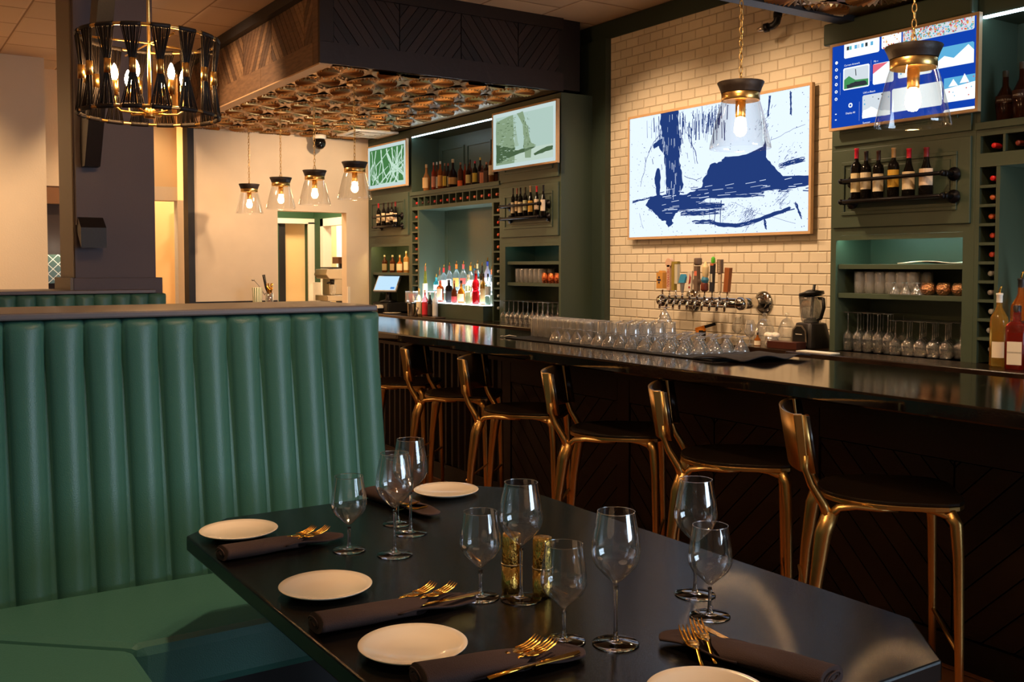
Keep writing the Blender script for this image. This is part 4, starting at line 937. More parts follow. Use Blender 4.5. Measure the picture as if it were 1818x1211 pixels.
def bottle(lab, loc, h, r_, kind='std', glass=(200, 120, 50), tr=.8, label=(232, 214, 180), lz=(.12, .46), cap=(40, 30, 26), pour=None, sq=None, fill=None, group=None, name='liquor_bottle', cat='bottle', rz=None, words=None, half=75, extra=None):
    t = thing(name, lab, cat, loc, rnd.uniform(.35, .85) if rz is None else rz, group); n = 24
    p = [(a*r_, b*h) for a, b in PROF[kind]]
    obj('glass_body', MB().lathe([(.0001, 0)] + p, n, cap=False, sq=sq), liquid(glass, tr), t)
    if fill:                                # coloured drink inside clear glass
        q = [(a*r_*.93, b*h+.004) for a, b in PROF[kind] if b <= fill]
        k = [i for i, (a, b) in enumerate(PROF[kind]) if b > fill][0]; a0, b0 = PROF[kind][k-1]; a1, b1 = PROF[kind][k]; f = (fill-b0)/(b1-b0)
        q.append(((a0+(a1-a0)*f)*r_*.93, fill*h)); obj('drink', MB().lathe([(.0001, .004)] + q + [(.0001, fill*h)], n, cap=False, sq=sq), liquid(extra or (190, 100, 30), .6), t)
    if label: m = MB(); band(m, r_*1.012, lz[0]*h, lz[1]*h, half, sq=sq); l = obj('label', m, solidm(label, .7), t, fix=False)
    nr = p[-1][0]; nz = p[-1][1]
    if words and label:
        for (txt, sz, zz, col) in words:
            vs, fs = text_mb(txt, sz); m = MB()
            m.add([(r_*1.02*math.sin(v[0]/r_), -r_*1.02*math.cos(v[0]/r_)*(1 if not sq else 1) if not sq else -r_*1.02, v[2]+zz*h) if not sq else (v[0], -r_*1.022, v[2]+zz*h) for v in vs], fs, False)
            obj('lettering', m, solidm(col, .6), t, fix=False)
    if kind in ('wine', 'burg'):
        obj('capsule', MB().lathe([(nr*1.08, .80*h), (nr*1.08, h*.965), (nr*1.2, h*.97), (nr*1.2, h*.995), (.0001, h)], 16, cap=False), solidm(cap, .35), t)
    elif pour:
        obj('neck_band', MB().lathe([(nr*1.15, nz-.035), (nr*1.12, nz+.001), (nr*1.3, nz+.004), (nr*1.3, nz+.014), (.0001, nz+.016)], 16, cap=False), solidm(cap, .45), t)
        obj('pourer', MB().tube([(0, 0, nz+.012), (0, 0, nz+.025), (.004, -.003, nz+.04), (.010, -.008, nz+.052)], [.006, .0055, .0045, .0032], 8), GOLDF if pour == 1 else BLACK, t)
    else:
        obj('cap', MB().lathe([(nr*1.15, nz-.008), (nr*1.18, h-.003), (nr*1.05, h), (.0001, h)], 16, cap=False), solidm(cap, .45), t)
    return t
def from_px(px_, ytop, ybase_z, y, lift=0):
    """x and height on the plane y of a thing whose top shows at (px, ytop) and which stands at height ybase_z"""
    p = onY(px_, ytop, y); return p.x, p.z-ybase_z

# alcove over the left mirror: (px, top row, half-width px, kind, glass, label, cap, text of the label, options)
gA = 'spirit bottles in the left alcove'
AL = [(757, 292, 7.2, 'flask', (206, 140, 78), (216, 176, 120), (190, 150, 100), 'pear shaped amber decanter bottle at the left end of the alcove', {'half': 50}),
 (769.7, 288.6, 4, 'std', (190, 70, 40), (226, 150, 120), (226, 160, 140), 'slim bottle with a pink label and pink cap in the alcove', {}),
 (775.5, 288, 4, 'std', (150, 70, 30), (228, 206, 170), (226, 212, 190), 'bottle with cream cap behind its orange labelled neighbour in the alcove', {'dy': .10}),
 (781.5, 286.6, 4.6, 'std', (190, 96, 30), (236, 170, 90), (232, 214, 190), 'bottle with cream cap and orange and cream label in the alcove', {}),
 (789.5, 290, 3.8, 'std', (120, 60, 24), (226, 186, 70), (150, 110, 80), 'bottle with a round yellow label in the alcove', {}),
 (795.5, 290, 4.2, 'std', (70, 30, 16), (206, 180, 120), (190, 80, 50), 'dark bottle with a red brown cap behind the yellow label in the alcove', {'dy': .09}),
 (804, 282.6, 8, 'squat', (50, 24, 14), (200, 150, 84), (214, 180, 140), 'squat round dark bottle with a tan label band in the alcove', {'lz': (.12, .36)}),
 (817.6, 288.5, 5.4, 'std', (120, 60, 30), (238, 104, 40), (150, 110, 90), 'bottle with a bright orange label in the alcove', {'lz': (.03, .26)}),
 (825.5, 291, 4, 'std', (220, 70, 20), None, (120, 60, 40), 'glowing red amber bottle without a label in the alcove', {'dy': .07}),
 (831.2, 291, 4.6, 'std', (60, 34, 18), (216, 190, 120), (30, 26, 24), 'dark bottle with a gold label, right of the red amber one in the alcove', {}),
 (834.5, 283.5, 4, 'std', (130, 60, 24), (160, 110, 60), (24, 22, 22), 'tall black capped bottle in the back row of the alcove', {'dy': .12}),
 (843.3, 286, 4.8, 'std', (40, 34, 24), (206, 176, 70), (210, 30, 50), 'dark bottle with a bright red cap and gold label in the alcove', {}),
 (852.6, 279.6, 4.6, 'std', (50, 28, 18), (90, 60, 40), (226, 176, 70), 'dark bottle with a gold cap in the back row of the alcove', {'dy': .10}),
 (856.5, 294, 4.4, 'square', (150, 90, 70), (216, 140, 110), (120, 80, 60), 'square bottle with a tall pink label in the alcove', {'lz': (.05, .62), 'sq': 5}),
 (863.8, 288, 4.6, 'square', (70, 44, 34), (84, 60, 50), (200, 130, 100), 'square brown bottle with a dark label in the alcove', {'lz': (.05, .6), 'sq': 5}),
 (873, 268.7, 5.6, 'std', (150, 90, 40), (234, 222, 196), (60, 50, 40), 'tallest alcove bottle, white and green label, beside the sea arch screen', {'lz': (.25, .55)}),
 (880, 292, 4.4, 'std', (140, 60, 30), (150, 80, 50), (60, 40, 30), 'amber bottle half behind the sea arch screen in the alcove', {'dy': .06})]
for px_, yt, hw, kind, gl, lb_, cp_, lab, kw in AL:
    kw = dict(kw); y = 5.17+kw.pop('dy', 0); x, h = from_px(px_, yt, az0+.005, y); d = (Vector((x, y, 2))-EYE).dot(FW); r_ = hw*d/FPX
    bottle(lab, (x, y, az0+.0055), h, r_, kind, gl, .55, lb_, kw.pop('lz', (.12, .50)), cp_, group=gA, **kw)
# back bar: front row and back row
gB = 'spirit bottles on the lit step'
FR = [(781.5, 498, 5.2, 'square', (150, 60, 20), (222, 196, 160), (190, 60, 40), 'square amber bottle with red shoulders and cream label, left of the front row', {'sq': 6, 'lz': (.1, .62)}),
 (797, 497, 6.4, 'square', (18, 16, 18), (40, 36, 36), (60, 60, 66), 'black square bottle in the front row on the lit step', {'tr': .1}),
 (806.5, 498, 5.4, 'squat', (110, 44, 14), (150, 40, 36), (150, 90, 60), 'dark bottle with a small red and white label in the front row', {'lz': (.06, .3)}),
 (818.8, 498, 7, 'squat', (196, 110, 24), (230, 196, 140), (50, 34, 26), 'broad amber bottle with a cream label in the front row', {'lz': (.1, .42)}),
 (831.8, 487.5, 6.6, 'bell', (236, 222, 170), None, (230, 220, 190), 'clear waisted decanter with a pale yellow drink in the front row', {'tr': .95}),
 (844.6, 480, 6.6, 'bell', (200, 16, 26), None, (170, 120, 100), 'bright red bottle with a long clear neck in the front row', {'tr': .85}),
 (858, 485.6, 5.4, 'std', (130, 84, 24), (220, 180, 120), (44, 34, 30), 'brown bottle with a tall tan label in the front row', {'lz': (.04, .52)}),
 (866.4, 486, 5.4, 'std', (200, 224, 214), (216, 214, 200), (60, 60, 60), 'clear bottle with a greenish base at the right end of the front row', {'tr': .95, 'lz': (.32, .6)})]
for px_, yt, hw, kind, gl, lb_, cp_, lab, kw in FR:
    kw = dict(kw); y = YC-.02; x, h = from_px(px_, yt, stepz, y); d = (Vector((x, y, 1.2))-EYE).dot(FW)
    bottle(lab, (x, y, stepz+.0005), h, hw*d/FPX, kind, gl, kw.pop('tr', .7), lb_, kw.pop('lz', (.12, .5)), cp_, group=gB, **kw)
BR = [(755, 466, 4.6, 'tall', (214, 208, 90), (238, 226, 206), (160, 90, 50), 'tall tapering bottle of yellow green liqueur, left end of the lit step', {'lz': (.05, .5), 'dy': -.04}),
 (774.5, 487, 4.0, 'square', (70, 190, 206), (222, 226, 220), (60, 150, 160), 'turquoise square bottle on the left of the back row', {'sq': 6}),
 (780.5, 474, 4.0, 'std', (206, 214, 200), (230, 224, 206), (120, 70, 40), 'clear bottle with a brown neck, left in the back row', {'dy': .04}),
 (787.8, 469, 5.4, 'std', (206, 220, 224), (226, 214, 196), (206, 50, 46), 'clear bottle with a red neck band in the back row', {}),
 (798, 465, 5.4, 'std', (216, 222, 226), (222, 216, 206), (150, 60, 50), 'clear bottle with a dark red neck and grey label in the back row', {}),
 (810.3, 462, 6, 'std', (206, 224, 226), (240, 170, 80), (238, 130, 40), 'clear bottle with an orange neck band in the back row', {'lz': (.2, .5)}),
 (822.7, 462, 6, 'std', (216, 222, 222), (228, 90, 80), (226, 100, 90), 'clear bottle with a red neck band and red lettering in the back row', {'lz': (.3, .5)}),
 (835.4, 465, 5.4, 'std', (222, 222, 210), (226, 216, 190), (240, 176, 40), 'clear bottle with a yellow neck band in the back row', {}),
 (842.5, 470, 4.4, 'std', (60, 140, 180), (60, 130, 170), (40, 110, 150), 'blue topped bottle half hidden in the back row', {'dy': .06}),
 (847.6, 461, 5, 'std', (206, 196, 170), (210, 206, 180), (226, 210, 150), 'bottle with a cream yellow neck band in the back row', {}),
 (856, 465, 4.6, 'std', (90, 74, 56), (150, 130, 100), (50, 40, 34), 'dark bottle behind the tan labelled one in the back row', {}),
 (865.4, 456, 5.6, 'std', (206, 210, 236), (214, 216, 236), (50, 70, 160), 'frosted lilac bottle with a blue neck band, tallest of the back row', {'tr': .4}),
 (873, 472, 4.6, 'std', (206, 206, 206), (214, 196, 190), (220, 120, 70), 'clear bottle with an orange neck at the right end of the back row', {'dy': .085})]
for px_, yt, hw, kind, gl, lb_, cp_, lab, kw in BR:
    kw = dict(kw); dy = kw.pop('dy', 0); y = 5.27+dy; zb = stepz2 if dy >= 0 else stepz
    if dy < 0: y = YC-.01
    x, h = from_px(px_, yt, zb, y); d = (Vector((x, y, 1.2))-EYE).dot(FW)
    bottle(lab, (x, y, zb+.0005), h-.035, hw*d/FPX, kind, gl, kw.pop('tr', .9), lb_, kw.pop('lz', (.12, .48)), cp_, pour=1, group=gB, **kw)
# whiskey niche of the left tower
for i, (px_, yt, hw, kind, cp_, lab) in enumerate(((683, 453, 5, 'std', (210, 190, 150), 'amber whiskey bottle at the left end of the small lit niche'), (697, 453, 5, 'std', (206, 186, 150), 'amber whiskey bottle, second from the left in the small lit niche'),
        (710, 453, 6, 'squat', (200, 170, 120), 'round amber whiskey bottle with a wide cream label in the small lit niche'), (721.5, 446, 4.4, 'square', (220, 200, 160), 'tall pale whiskey bottle at the right end of the small lit niche'))):
    x, h = from_px(px_, yt, wz, 5.2); d = (Vector((x, 5.2, 1.4))-EYE).dot(FW)
    bottle(lab, (x, 5.2, wz+.0005), h, hw*d/FPX, kind, ((90, 44, 18), (96, 46, 18), (196, 110, 36), (206, 150, 80))[i], .5, ((150, 130, 90), (170, 140, 100), (236, 214, 170), (236, 210, 160))[i], (.12, .5), cp_, group='whiskey bottles in the small niche', sq=5 if kind == 'square' else None)
# right hutch: alcove bottles and bar bottles
LW = (236, 226, 206)
x, h = from_px(1786, 126, az2+.005, 5.19)
bottle('left one of two dark flask bottles lettered ANGELS ENVY under the light strip', (x, 5.19, az2+.0055), h, .052, 'flask', (70, 34, 16), .45, (64, 32, 16), (.36, .50), (70, 60, 44), group='flask bottles in the right alcove', rz=.45, half=62, words=(("ANGEL'S ENVY", .0135, .41, LW), ('RYE', .008, .36, LW)))
x, h = from_px(1816, 110, az2+.005, 5.16)
bottle('right one of two dark flask bottles, cut off by the right edge of the photo', (x, 5.16, az2+.0055), h, .052, 'flask', (64, 30, 14), .45, (58, 28, 14), (.36, .50), (70, 60, 44), group='flask bottles in the right alcove', rz=.45, half=62, words=(("ANGEL'S ENVY", .0145, .41, LW),))
x, h = from_px(1775, 512, CT+.012, 5.02)
o = bottle('honey coloured bottle with a round white label beside the wine cubbies', (x, 5.02, CT+.0005), h, .045, 'std', (236, 180, 80), .85, (238, 226, 206), (.12, .33), (226, 216, 200), pour=1, group='bottles at the right edge', rz=.45, half=40)
x, h = from_px(1814, 482, CT+.03, 5.2)
bottle('tall amber whisky bottle with a slanted black label at the right edge', (x, 5.2, CT+.0125), h, .052, 'std', (222, 120, 30), .8, (30, 24, 20), (.30, .48), (40, 36, 34), pour=1, group='bottles at the right edge', rz=.45, half=60)
x, h = from_px(1806, 560, CT, 4.95)
bottle('square dark red bottle with a cream label lettered DISARONNO at the right edge', (x, 4.95, CT+.0005), h+.05, .048, 'square', (150, 34, 10), .75, (226, 208, 176), (.08, .44), (30, 24, 22), group='bottles at the right edge', sq=7, rz=.3, half=36, words=(('DISARONNO', .0115, .27, (60, 44, 36)),))

# wine rack shelves on the tower doors
def wine_rack(lab, x0, x1, zl, zu, bots, group, side='gold'):
    t = thing('pipe_wine_rack', lab, 'wine rack', ((x0+x1)/2, YC-.0285, zl)); w = (x1-x0)/2; yf = -.115
    def pipe(z, nm):
        m = MB(); rr = .0115
        m.tube([(-w, -.004, z), (-w, yf+.02, z), (-w+.02, yf, z), (w-.02, yf, z), (w, yf+.02, z), (w, -.004, z)], rr, 10)
        for sx in (-1, 1): m.cyl(.017, 0, .03, 12, (sx*w, yf+.05, z), 'y'); m.ball(.017, (sx*(w), yf+.006, z), 12, 8)
        p = obj(nm, m, IRON, t)
        for sx in (-1, 1): obj('wall_flange', MB().lathe([(.038, 0), (.038, .007), (.02, .010), (.018, .026)], 20, (sx*w, -.0005, z), 'y'), IRON, p)
    pipe(0, 'lower_pipe'); pipe(zu-zl, 'upper_pipe')
    m = MB(); m.box(-w+.02, w-.02, yf+.012, -.002, -.006, .004); obj('ledge', m, IRON, t)
    for i, (px_, yt, hw, lbl, capc, bl, kind) in enumerate(bots):
        y = YC-.088; x, h = from_px(px_, yt, zl+.006, y); d = (Vector((x, y, 1.8))-EYE).dot(FW)
        bottle(bl, (x, y, zl+.0055), h, hw*d/FPX, kind, (22, 18, 14), .1, lbl, (.22, .56) if i % 2 else (.16, .52), capc, group=group, name='wine_bottle', cat='wine bottle', rz=.5, half=70)
wine_rack('black iron pipe wine rack on the left tower door under the green marsh picture', fx(662, 400, YC-.14), fx(718, 395), fz(690, 402, 5.0), fz(690, 384, 5.0),
  [(672, 361, 4, (226, 200, 160), (190, 40, 50), 'wine bottle with a red top at the left end of the left pipe rack', 'wine'), (681, 360, 4, (232, 210, 170), (40, 30, 28), 'wine bottle with a black top, second in the left pipe rack', 'wine'), (689, 359, 4, (230, 204, 170), (50, 36, 30), 'wine bottle with a brown top in the middle of the left pipe rack', 'wine'),
   (695.5, 358.5, 4, (220, 200, 170), (60, 40, 34), 'wine bottle second from the right in the left pipe rack', 'wine'), (702, 358, 4.4, (222, 190, 150), (120, 40, 36), 'wine bottle with a dark red top at the right end of the left pipe rack', 'burg')], 'wines in the left pipe rack')
wine_rack('black iron pipe wine rack under the sea arch screen', fx(888, 385, YC-.14), fx(978, 378), fz(940, 386, 5.0), fz(940, 363.5, 5.0),
  [(911, 334, 4.0, (206, 190, 160), (40, 34, 30), 'wine bottle at the left end of the middle pipe rack', 'wine'), (918, 334, 4.0, (228, 200, 160), (150, 90, 70), 'wine bottle with a copper top, second in the middle pipe rack', 'wine'), (924, 333, 4.4, (232, 214, 176), (46, 34, 30), 'wine bottle with a dark top, third in the middle pipe rack', 'wine'),
   (932.5, 332, 4.2, (214, 214, 170), (70, 60, 40), 'wine bottle with an olive top in the centre of the middle pipe rack', 'wine'), (942, 330, 4.8, (230, 180, 80), (190, 150, 110), 'wine bottle with a yellow label in the middle pipe rack', 'burg'), (953, 330, 4.8, (232, 208, 180), (206, 40, 50), 'wine bottle with a bright red top in the middle pipe rack', 'burg'),
   (964.5, 328, 5, (226, 206, 180), (34, 28, 26), 'wine bottle with a black top at the right end of the middle pipe rack', 'burg')], 'wines in the middle pipe rack')
wine_rack('black iron pipe wine rack under the blue menu screen', fx(1500, 355, 5.0), fx(1680, 340, 5.0), fz(1600, 353, 5.0), fz(1600, 314.5, 5.0),
  [(1521, 263, 9.5, (236, 214, 160), (216, 30, 54), 'wine bottle with a bright red top at the left end of the right pipe rack', 'wine'), (1538, 268, 9.5, (234, 214, 176), (50, 36, 32), 'wine bottle with a black top, second in the right pipe rack', 'wine'), (1560, 267, 9.5, (236, 218, 182), (70, 40, 30), 'wine bottle with a brown top, third in the right pipe rack', 'wine'),
   (1587, 262, 10, (226, 176, 64), (190, 150, 96), 'wine bottle with a golden yellow label in the right pipe rack', 'wine'), (1614, 263, 11, (236, 212, 172), (206, 26, 50), 'wine bottle with a red top, second from the right in the right pipe rack', 'burg'), (1645, 261, 12, (236, 206, 172), (120, 30, 36), 'broad wine bottle with dark red top, right end of the right pipe rack', 'burg')], 'wines in the right pipe rack')

# bottles lying in the cubbies, necks to the room
def lying(x, z, lab, col, group, dx=0, dy=.012):
    t = thing('wine_bottle', lab, 'wine bottle', (x+dx, YC+dy, z), 0, group)
    m = MB(); m.lathe([(.0145, -.06), (.0145, -.11), (.030, -.16), (.0365, -.19), (.0365, -.262), (.0001, -.268)], 16, ax='y', cap=False); obj('glass_body', m, liquid((22, 18, 14), .1), t)
    m = MB(); m.lathe([(.0001, .0), (.0125, .0), (.0145, -.004), (.0145, -.06)], 16, ax='y', cap=False); obj('capsule', m, solidm(col, .35), t)
    return t
CAPS = [(190, 40, 44), (60, 26, 26), (50, 28, 26), (206, 60, 70), (200, 60, 56), (196, 60, 50), (206, 70, 50), (214, 110, 90), (200, 80, 60), (214, 120, 90), (210, 110, 90), (190, 60, 60), (200, 100, 70)]
nT = len(cells_top)
for i, (x, z) in enumerate(cells_top):
    lying(x, cz0+.039, 'wine bottle neck in the %s cubby of the row under the left alcove' % ordl(i, nT), CAPS[i], 'wines in the left cubby row')
for nm, cs, cols in (('left', cells_l, ((190, 70, 40), (200, 110, 60), (200, 90, 50), (150, 60, 40), (190, 130, 100), (180, 150, 120), (90, 80, 70), (160, 150, 140), (120, 110, 100))), ('right', cells_r, ((206, 110, 70), (190, 60, 40), (206, 90, 60), (210, 110, 70), (160, 120, 90), (190, 190, 180), (180, 180, 170), (170, 170, 160), (160, 160, 150)))):
    for i, (x, z) in enumerate(reversed(cs)):
        ph = (cs[1][1]-cs[0][1]); lying(x, z-ph/2+.008+.0375, 'wine bottle neck in the %s cubby of the narrow column %s of the dark mirror' % (ordl(i, len(cs), 'top'), nm), cols[i], 'wines in the %s cubby column' % nm)
RC = ((226, 40, 44), (206, 110, 70), (206, 100, 60), (196, 70, 50), (196, 70, 50), (150, 146, 136), (150, 140, 134), (170, 166, 160), (180, 176, 170), (160, 156, 150))
for i, (x, z) in enumerate(reversed(cells_rc)):
    ph = cells_rc[1][1]-cells_rc[0][1]
    lying(x, z-ph/2+.008+.0375, 'wine bottle neck in the %s cubby of the column right of the glass shelves' % ordl(i, len(cells_rc), 'top'), RC[i], 'wines in the right cubby column', rnd.uniform(-.007, .007), .04)
for i, (x, z) in enumerate(cells_rt[:2]):
    lying(x, rz0+.039, ('red topped wine bottle neck in the corner cubby above the right column', 'dull red wine bottle neck in the second cubby of the upper right row')[i], ((226, 40, 44), (120, 50, 40))[i], 'wines in the right cubby row')

# ------------------------------------------------------------------ glassware (single turned pieces)
def proto(name, prof, m, cat, n=24): return MB().lathe(prof, n, cap=False).mesh(name, m)
def place(name, me, lab, cat, loc, group, sc=1):
    o = bpy.data.objects.new(name, me); COL.objects.link(o); o.location = loc; o.scale = (sc, sc, sc); return tag(o, lab, cat, group)
ME_T = proto('tumbler', [(.0265, .0), (.029, .001), (.0305, .06), (.0310, .100), (.0312, .112), (.028, .113), (.027, .103), (.0001, .101)], HAZEG, 'glass')
ME_H = proto('pint_glass', [(.036, 0), (.037, .001), (.0335, .06), (.031, .118), (.028, .124), (.0001, .122)], TGLASS2, 'glass')
ME_G = proto('goblet', [(.0385, 0), (.039, .001), (.0375, .012), (.026, .036), (.0085, .060), (.005, .066), (.0055, .072), (.020, .0745), (.030, .077), (.0295, .0785), (.0001, .0775)], TGLASS2, 'glass')
ME_W = proto('wine_glass', [(.031, 0), (.0318, .001), (.036, .035), (.0375, .055), (.035, .074), (.024, .092), (.008, .102), (.0038, .110), (.0032, .135), (.0033, .19), (.006, .199), (.030, .203), (.037, .204), (.037, .2065), (.030, .2075), (.0001, .2072)], TGLASS3, 'glass')
ME_F = proto('flute_glass', [(.024, 0), (.0246, .001), (.030, .05), (.0315, .075), (.0295, .098), (.020, .116), (.007, .126), (.0038, .134), (.0032, .16), (.0033, .225), (.006, .234), (.028, .238), (.034, .239), (.034, .2415), (.028, .2425), (.0001, .2422)], TGLASS3, 'glass')
mt = MB(); mt.box(-.92, .80, -.23, .23, 0, .006); tray = solo('bar_mat', mt, mat('black rubber mat', (18, 16, 16), .6), 'black rubber bar mat under the upturned glasses on the bar', 'bar mat', (-4.05, 3.44, BZ+.0005), bevel=.003)
zb = BZ+.007; gT = 'upturned tumblers on the bar mat'
for rr, y in enumerate((3.40, 3.47, 3.54)):
    for k in range(9): place('tumbler', ME_T, 'upturned frosted tumbler on the bar mat, %s row, %s in its row' % (('front', 'middle', 'back')[rr], ordl(k, 9)), 'tumbler', (-4.92+.064*k, y, zb), gT)
gP = 'upturned pint glasses on the bar mat'
for rr, y in enumerate((3.36, 3.445, 3.53, 3.615)):
    for k in range(4): place('pint_glass', ME_H, 'upturned straight pint glass on the bar mat, %s row, %s in its row' % (('front', 'second', 'third', 'back')[rr], ordl(k, 4)), 'pint glass', (-4.22+.082*k-.0*rr, y, zb), gP)
gG = 'upturned goblets on the bar mat'
for rr, (x0, n, y) in enumerate(((-4.52, 12, 3.262), (-3.86, 5, 3.35), (-3.84, 5, 3.438), (-3.86, 5, 3.526), (-3.84, 5, 3.614))):
    for k in range(n):
        x = x0+(.0935 if rr == 0 else .096)*k
        place('goblet', ME_G, 'upturned stemmed goblet on the bar mat, %s row, %s in its row' % (('front', 'second', 'third', 'fourth', 'back')[rr], ordl(k, n)), 'goblet', (x, y, zb), gG)
place('goblet', ME_G, 'upturned goblet stacked on top of the pint glasses', 'goblet', (-4.015, 3.615, zb+.1245), gG)
# towel at the end of the mat
rows = [[(-3.49+.27*u+.03*math.sin(4*v), 3.20+.46*v+.05*u, .012+.013*abs(math.sin(3.3*u+5*v))*(1-.5*v)+.012*math.sin(2*PI*v)**2*u) for u in [i/14 for i in range(15)]] for v in [j/16 for j in range(17)]]
solo('bar_towel', MB().sheet(rows), TOWEL, 'charcoal cloth crumpled on the bar at the right of the upturned glasses', 'towel', (.13, 0, BZ-.004), solid=.004, fix=False)
t = thing('bar_spoon', 'small white handled spoon at the left end of the bar mat', 'spoon', (-5.03, 3.27, BZ+.001)); obj('handle', MB().tube([(0, -.03, .004), (.03, -.01, .012), (.05, .03, .006)], [.003, .003, .002], 8), PAPERW, t); obj('bowl', MB().ball(.012, (-.004, -.04, .006), 12, 8, .45), STEEL, t)

def shelf_fill(name, me, cat, lab, x0, x1, dx, ys, z, group, rown, sc=1, stag=.5):
    for rr, y in enumerate(ys):
        n = int((x1-x0-(stag*dx if rr % 2 else 0))/dx+1e-6)+1
        for k in range(n): place(name, me, lab % (rown[rr], ordl(k, n)), cat, (x0+dx*k+(stag*dx if rr % 2 else 0), y, z), group, sc)
# right tower
shelf_fill('flute_glass', ME_F, 'wine glass', 'upturned tall stemmed glass under the right shelves, %s row, %s in its row', qx0+.045, qx0+.36, .072, (5.17, 5.245, 5.32), CT+.001, 'upturned tall glasses under the right shelves', ('front', 'second', 'back'))
shelf_fill('wine_glass', ME_W, 'wine glass', 'upturned round wine glass under the right shelves, %s row, %s in its row', qx0+.40, qx1-.05, .082, (5.15, 5.23, 5.31, 5.39), CT+.001, 'upturned round glasses under the right shelves', ('front', 'second', 'third', 'back'))
shelf_fill('tumbler', ME_T, 'tumbler', 'frosted tumbler on the middle right shelf, %s row, %s in its row', qx0+.10, qx0+.53, .074, (5.21, 5.29), ds2+.0005, 'tumblers on the middle right shelf', ('front', 'back'), 1.18)
for k in range(3): place('goblet', ME_G, 'upturned little cocktail glass on the middle right shelf, %s of three' % ('left', 'middle', 'right')[k], 'cocktail glass', (qx0+.41+.072*k, 5.13, ds2+.0005), 'cocktail glasses on the middle right shelf', .9)
MV = mat('mercury glass', (200, 150, 110), .22, 1, bump=1.0, bscale=110)
for k in range(3):
    m = MB(); m.lathe([(.022, 0), (.038, .014), (.044, .034), (.040, .056), (.030, .072), (.028, .07), (.0001, .03)], 24, cap=False)
    solo('votive_holder', m, MV, 'speckled copper votive holder on the middle right shelf, %s of three' % ('left', 'middle', 'right')[k], 'candle holder', (qx1-.05-.098*(2-k), 5.16, ds2+.0005), 'votive holders on the right shelf')
pc = MB(); rows = [[(qx0+.42+.38*u, 5.13+.22*v, ds1+.0045+.012*math.sin(3*u+2*v)**2) for u in [i/10 for i in range(11)]] for v in [j/6 for j in range(7)]]; solo('folded_cloth', pc.sheet(rows), PAPERW, 'white cloth lying on the top right shelf', 'cloth', solid=.004, fix=False)
pm = MB(); pm.box(0, .26, 0, .09, 0, .004); solo('paper_menu', pm, PAPERW, 'flat white menu card on the right back counter beside the blender', 'menu', (RX0-.06, 4.86, CT+.0005))
# left right-hand tower
shelf_fill('wine_glass', ME_W, 'wine glass', 'upturned wine glass under the sea arch cabinet, %s row, %s in its row', sx0+.045, sx1-.045, .079, (5.06, 5.14, 5.22, 5.30), CT+.001, 'upturned glasses under the sea arch cabinet', ('front', 'second', 'third', 'back'))
shelf_fill('tumbler', ME_T, 'tumbler', 'frosted tumbler on the shelf of the sea arch cabinet, %s row, %s in its row', sx0+.10, sx1-.33, .074, (5.19, 5.27), cs2+.0005, 'tumblers in the sea arch cabinet', ('front', 'back'), 1.15)
CU = mat('hammered copper', (206, 116, 70), .25, 1, bump=.7, bscale=60)
for k in range(3):
    t = thing('copper_mug', 'hammered copper mug on the shelf of the sea arch cabinet, %s of three' % ('left', 'middle', 'right')[k], 'mug', (sx1-.262+.097*k, 5.15, cs2+.0005), .4, 'copper mugs')
    obj('mug_body', MB().lathe([(.032, 0), (.039, .02), (.040, .05), (.033, .092), (.031, .092), (.037, .05), (.0001, .006)], 24, cap=False), CU, t); obj('handle', MB().tube([(.038, 0, .07), (.058, 0, .065), (.058, 0, .03), (.039, 0, .022)], .004, 8), BRASS, t)

# ------------------------------------------------------------------ beer taps on the tiles
ty = YW-.25; tz = onY(1245, 536, ty).z; tx0 = onY(1174, 534, ty).x; tx1 = onY(1317, 540, ty).x
tp = thing('beer_tap_tower', 'chrome pipe of beer taps with ten assorted handles on the tiles', 'beer taps', (tx0, ty, tz))
Lp = tx1-tx0
m = MB(); m.lathe([(.036, .03), (.036, Lp-.03)], 28, ax='x'); obj('pipe', m, CHROME, tp)
m = MB(); m.lathe([(.0001, -.04), (.02, -.036), (.042, -.012), (.048, .015), (.042, .034), (.036, .036)], 28, ax='x', cap=False); obj('end_cap', m, CHROME, tp); m = MB(); m.lathe([(.036, Lp-.036), (.044, Lp-.03), (.050, Lp-.01), (.043, Lp+.02), (.02, Lp+.04), (.0001, Lp+.044)], 28, ax='x', cap=False); obj('end_cap', m, CHROME, tp)
for x in (.10, Lp-.02):
    m = MB(); m.lathe([(.040, -.249), (.040, .0)], 28, (x, .0, 0), 'y'); obj('wall_pipe', m, CHROME, tp)
    m = MB(); m.lathe([(.085, -.248), (.085, -.238), (.062, -.228), (.044, -.222)], 32, (x, 0, 0), 'y'); obj('wall_flange', m, CHROME, tp)
HX = (1178, 1190, 1201.5, 1213, 1226, 1239, 1252.5, 1266, 1279.5, 1293)
def HZ(y_, x_=1240): return onY(x_, y_, ty-.05).z-tz
def hbox(m, x0, x1, z0, z1, y=-.055, d=.02): m.box(x0, x1, y-d, y+d, z0, z1)
NAV = (40, 48, 84)
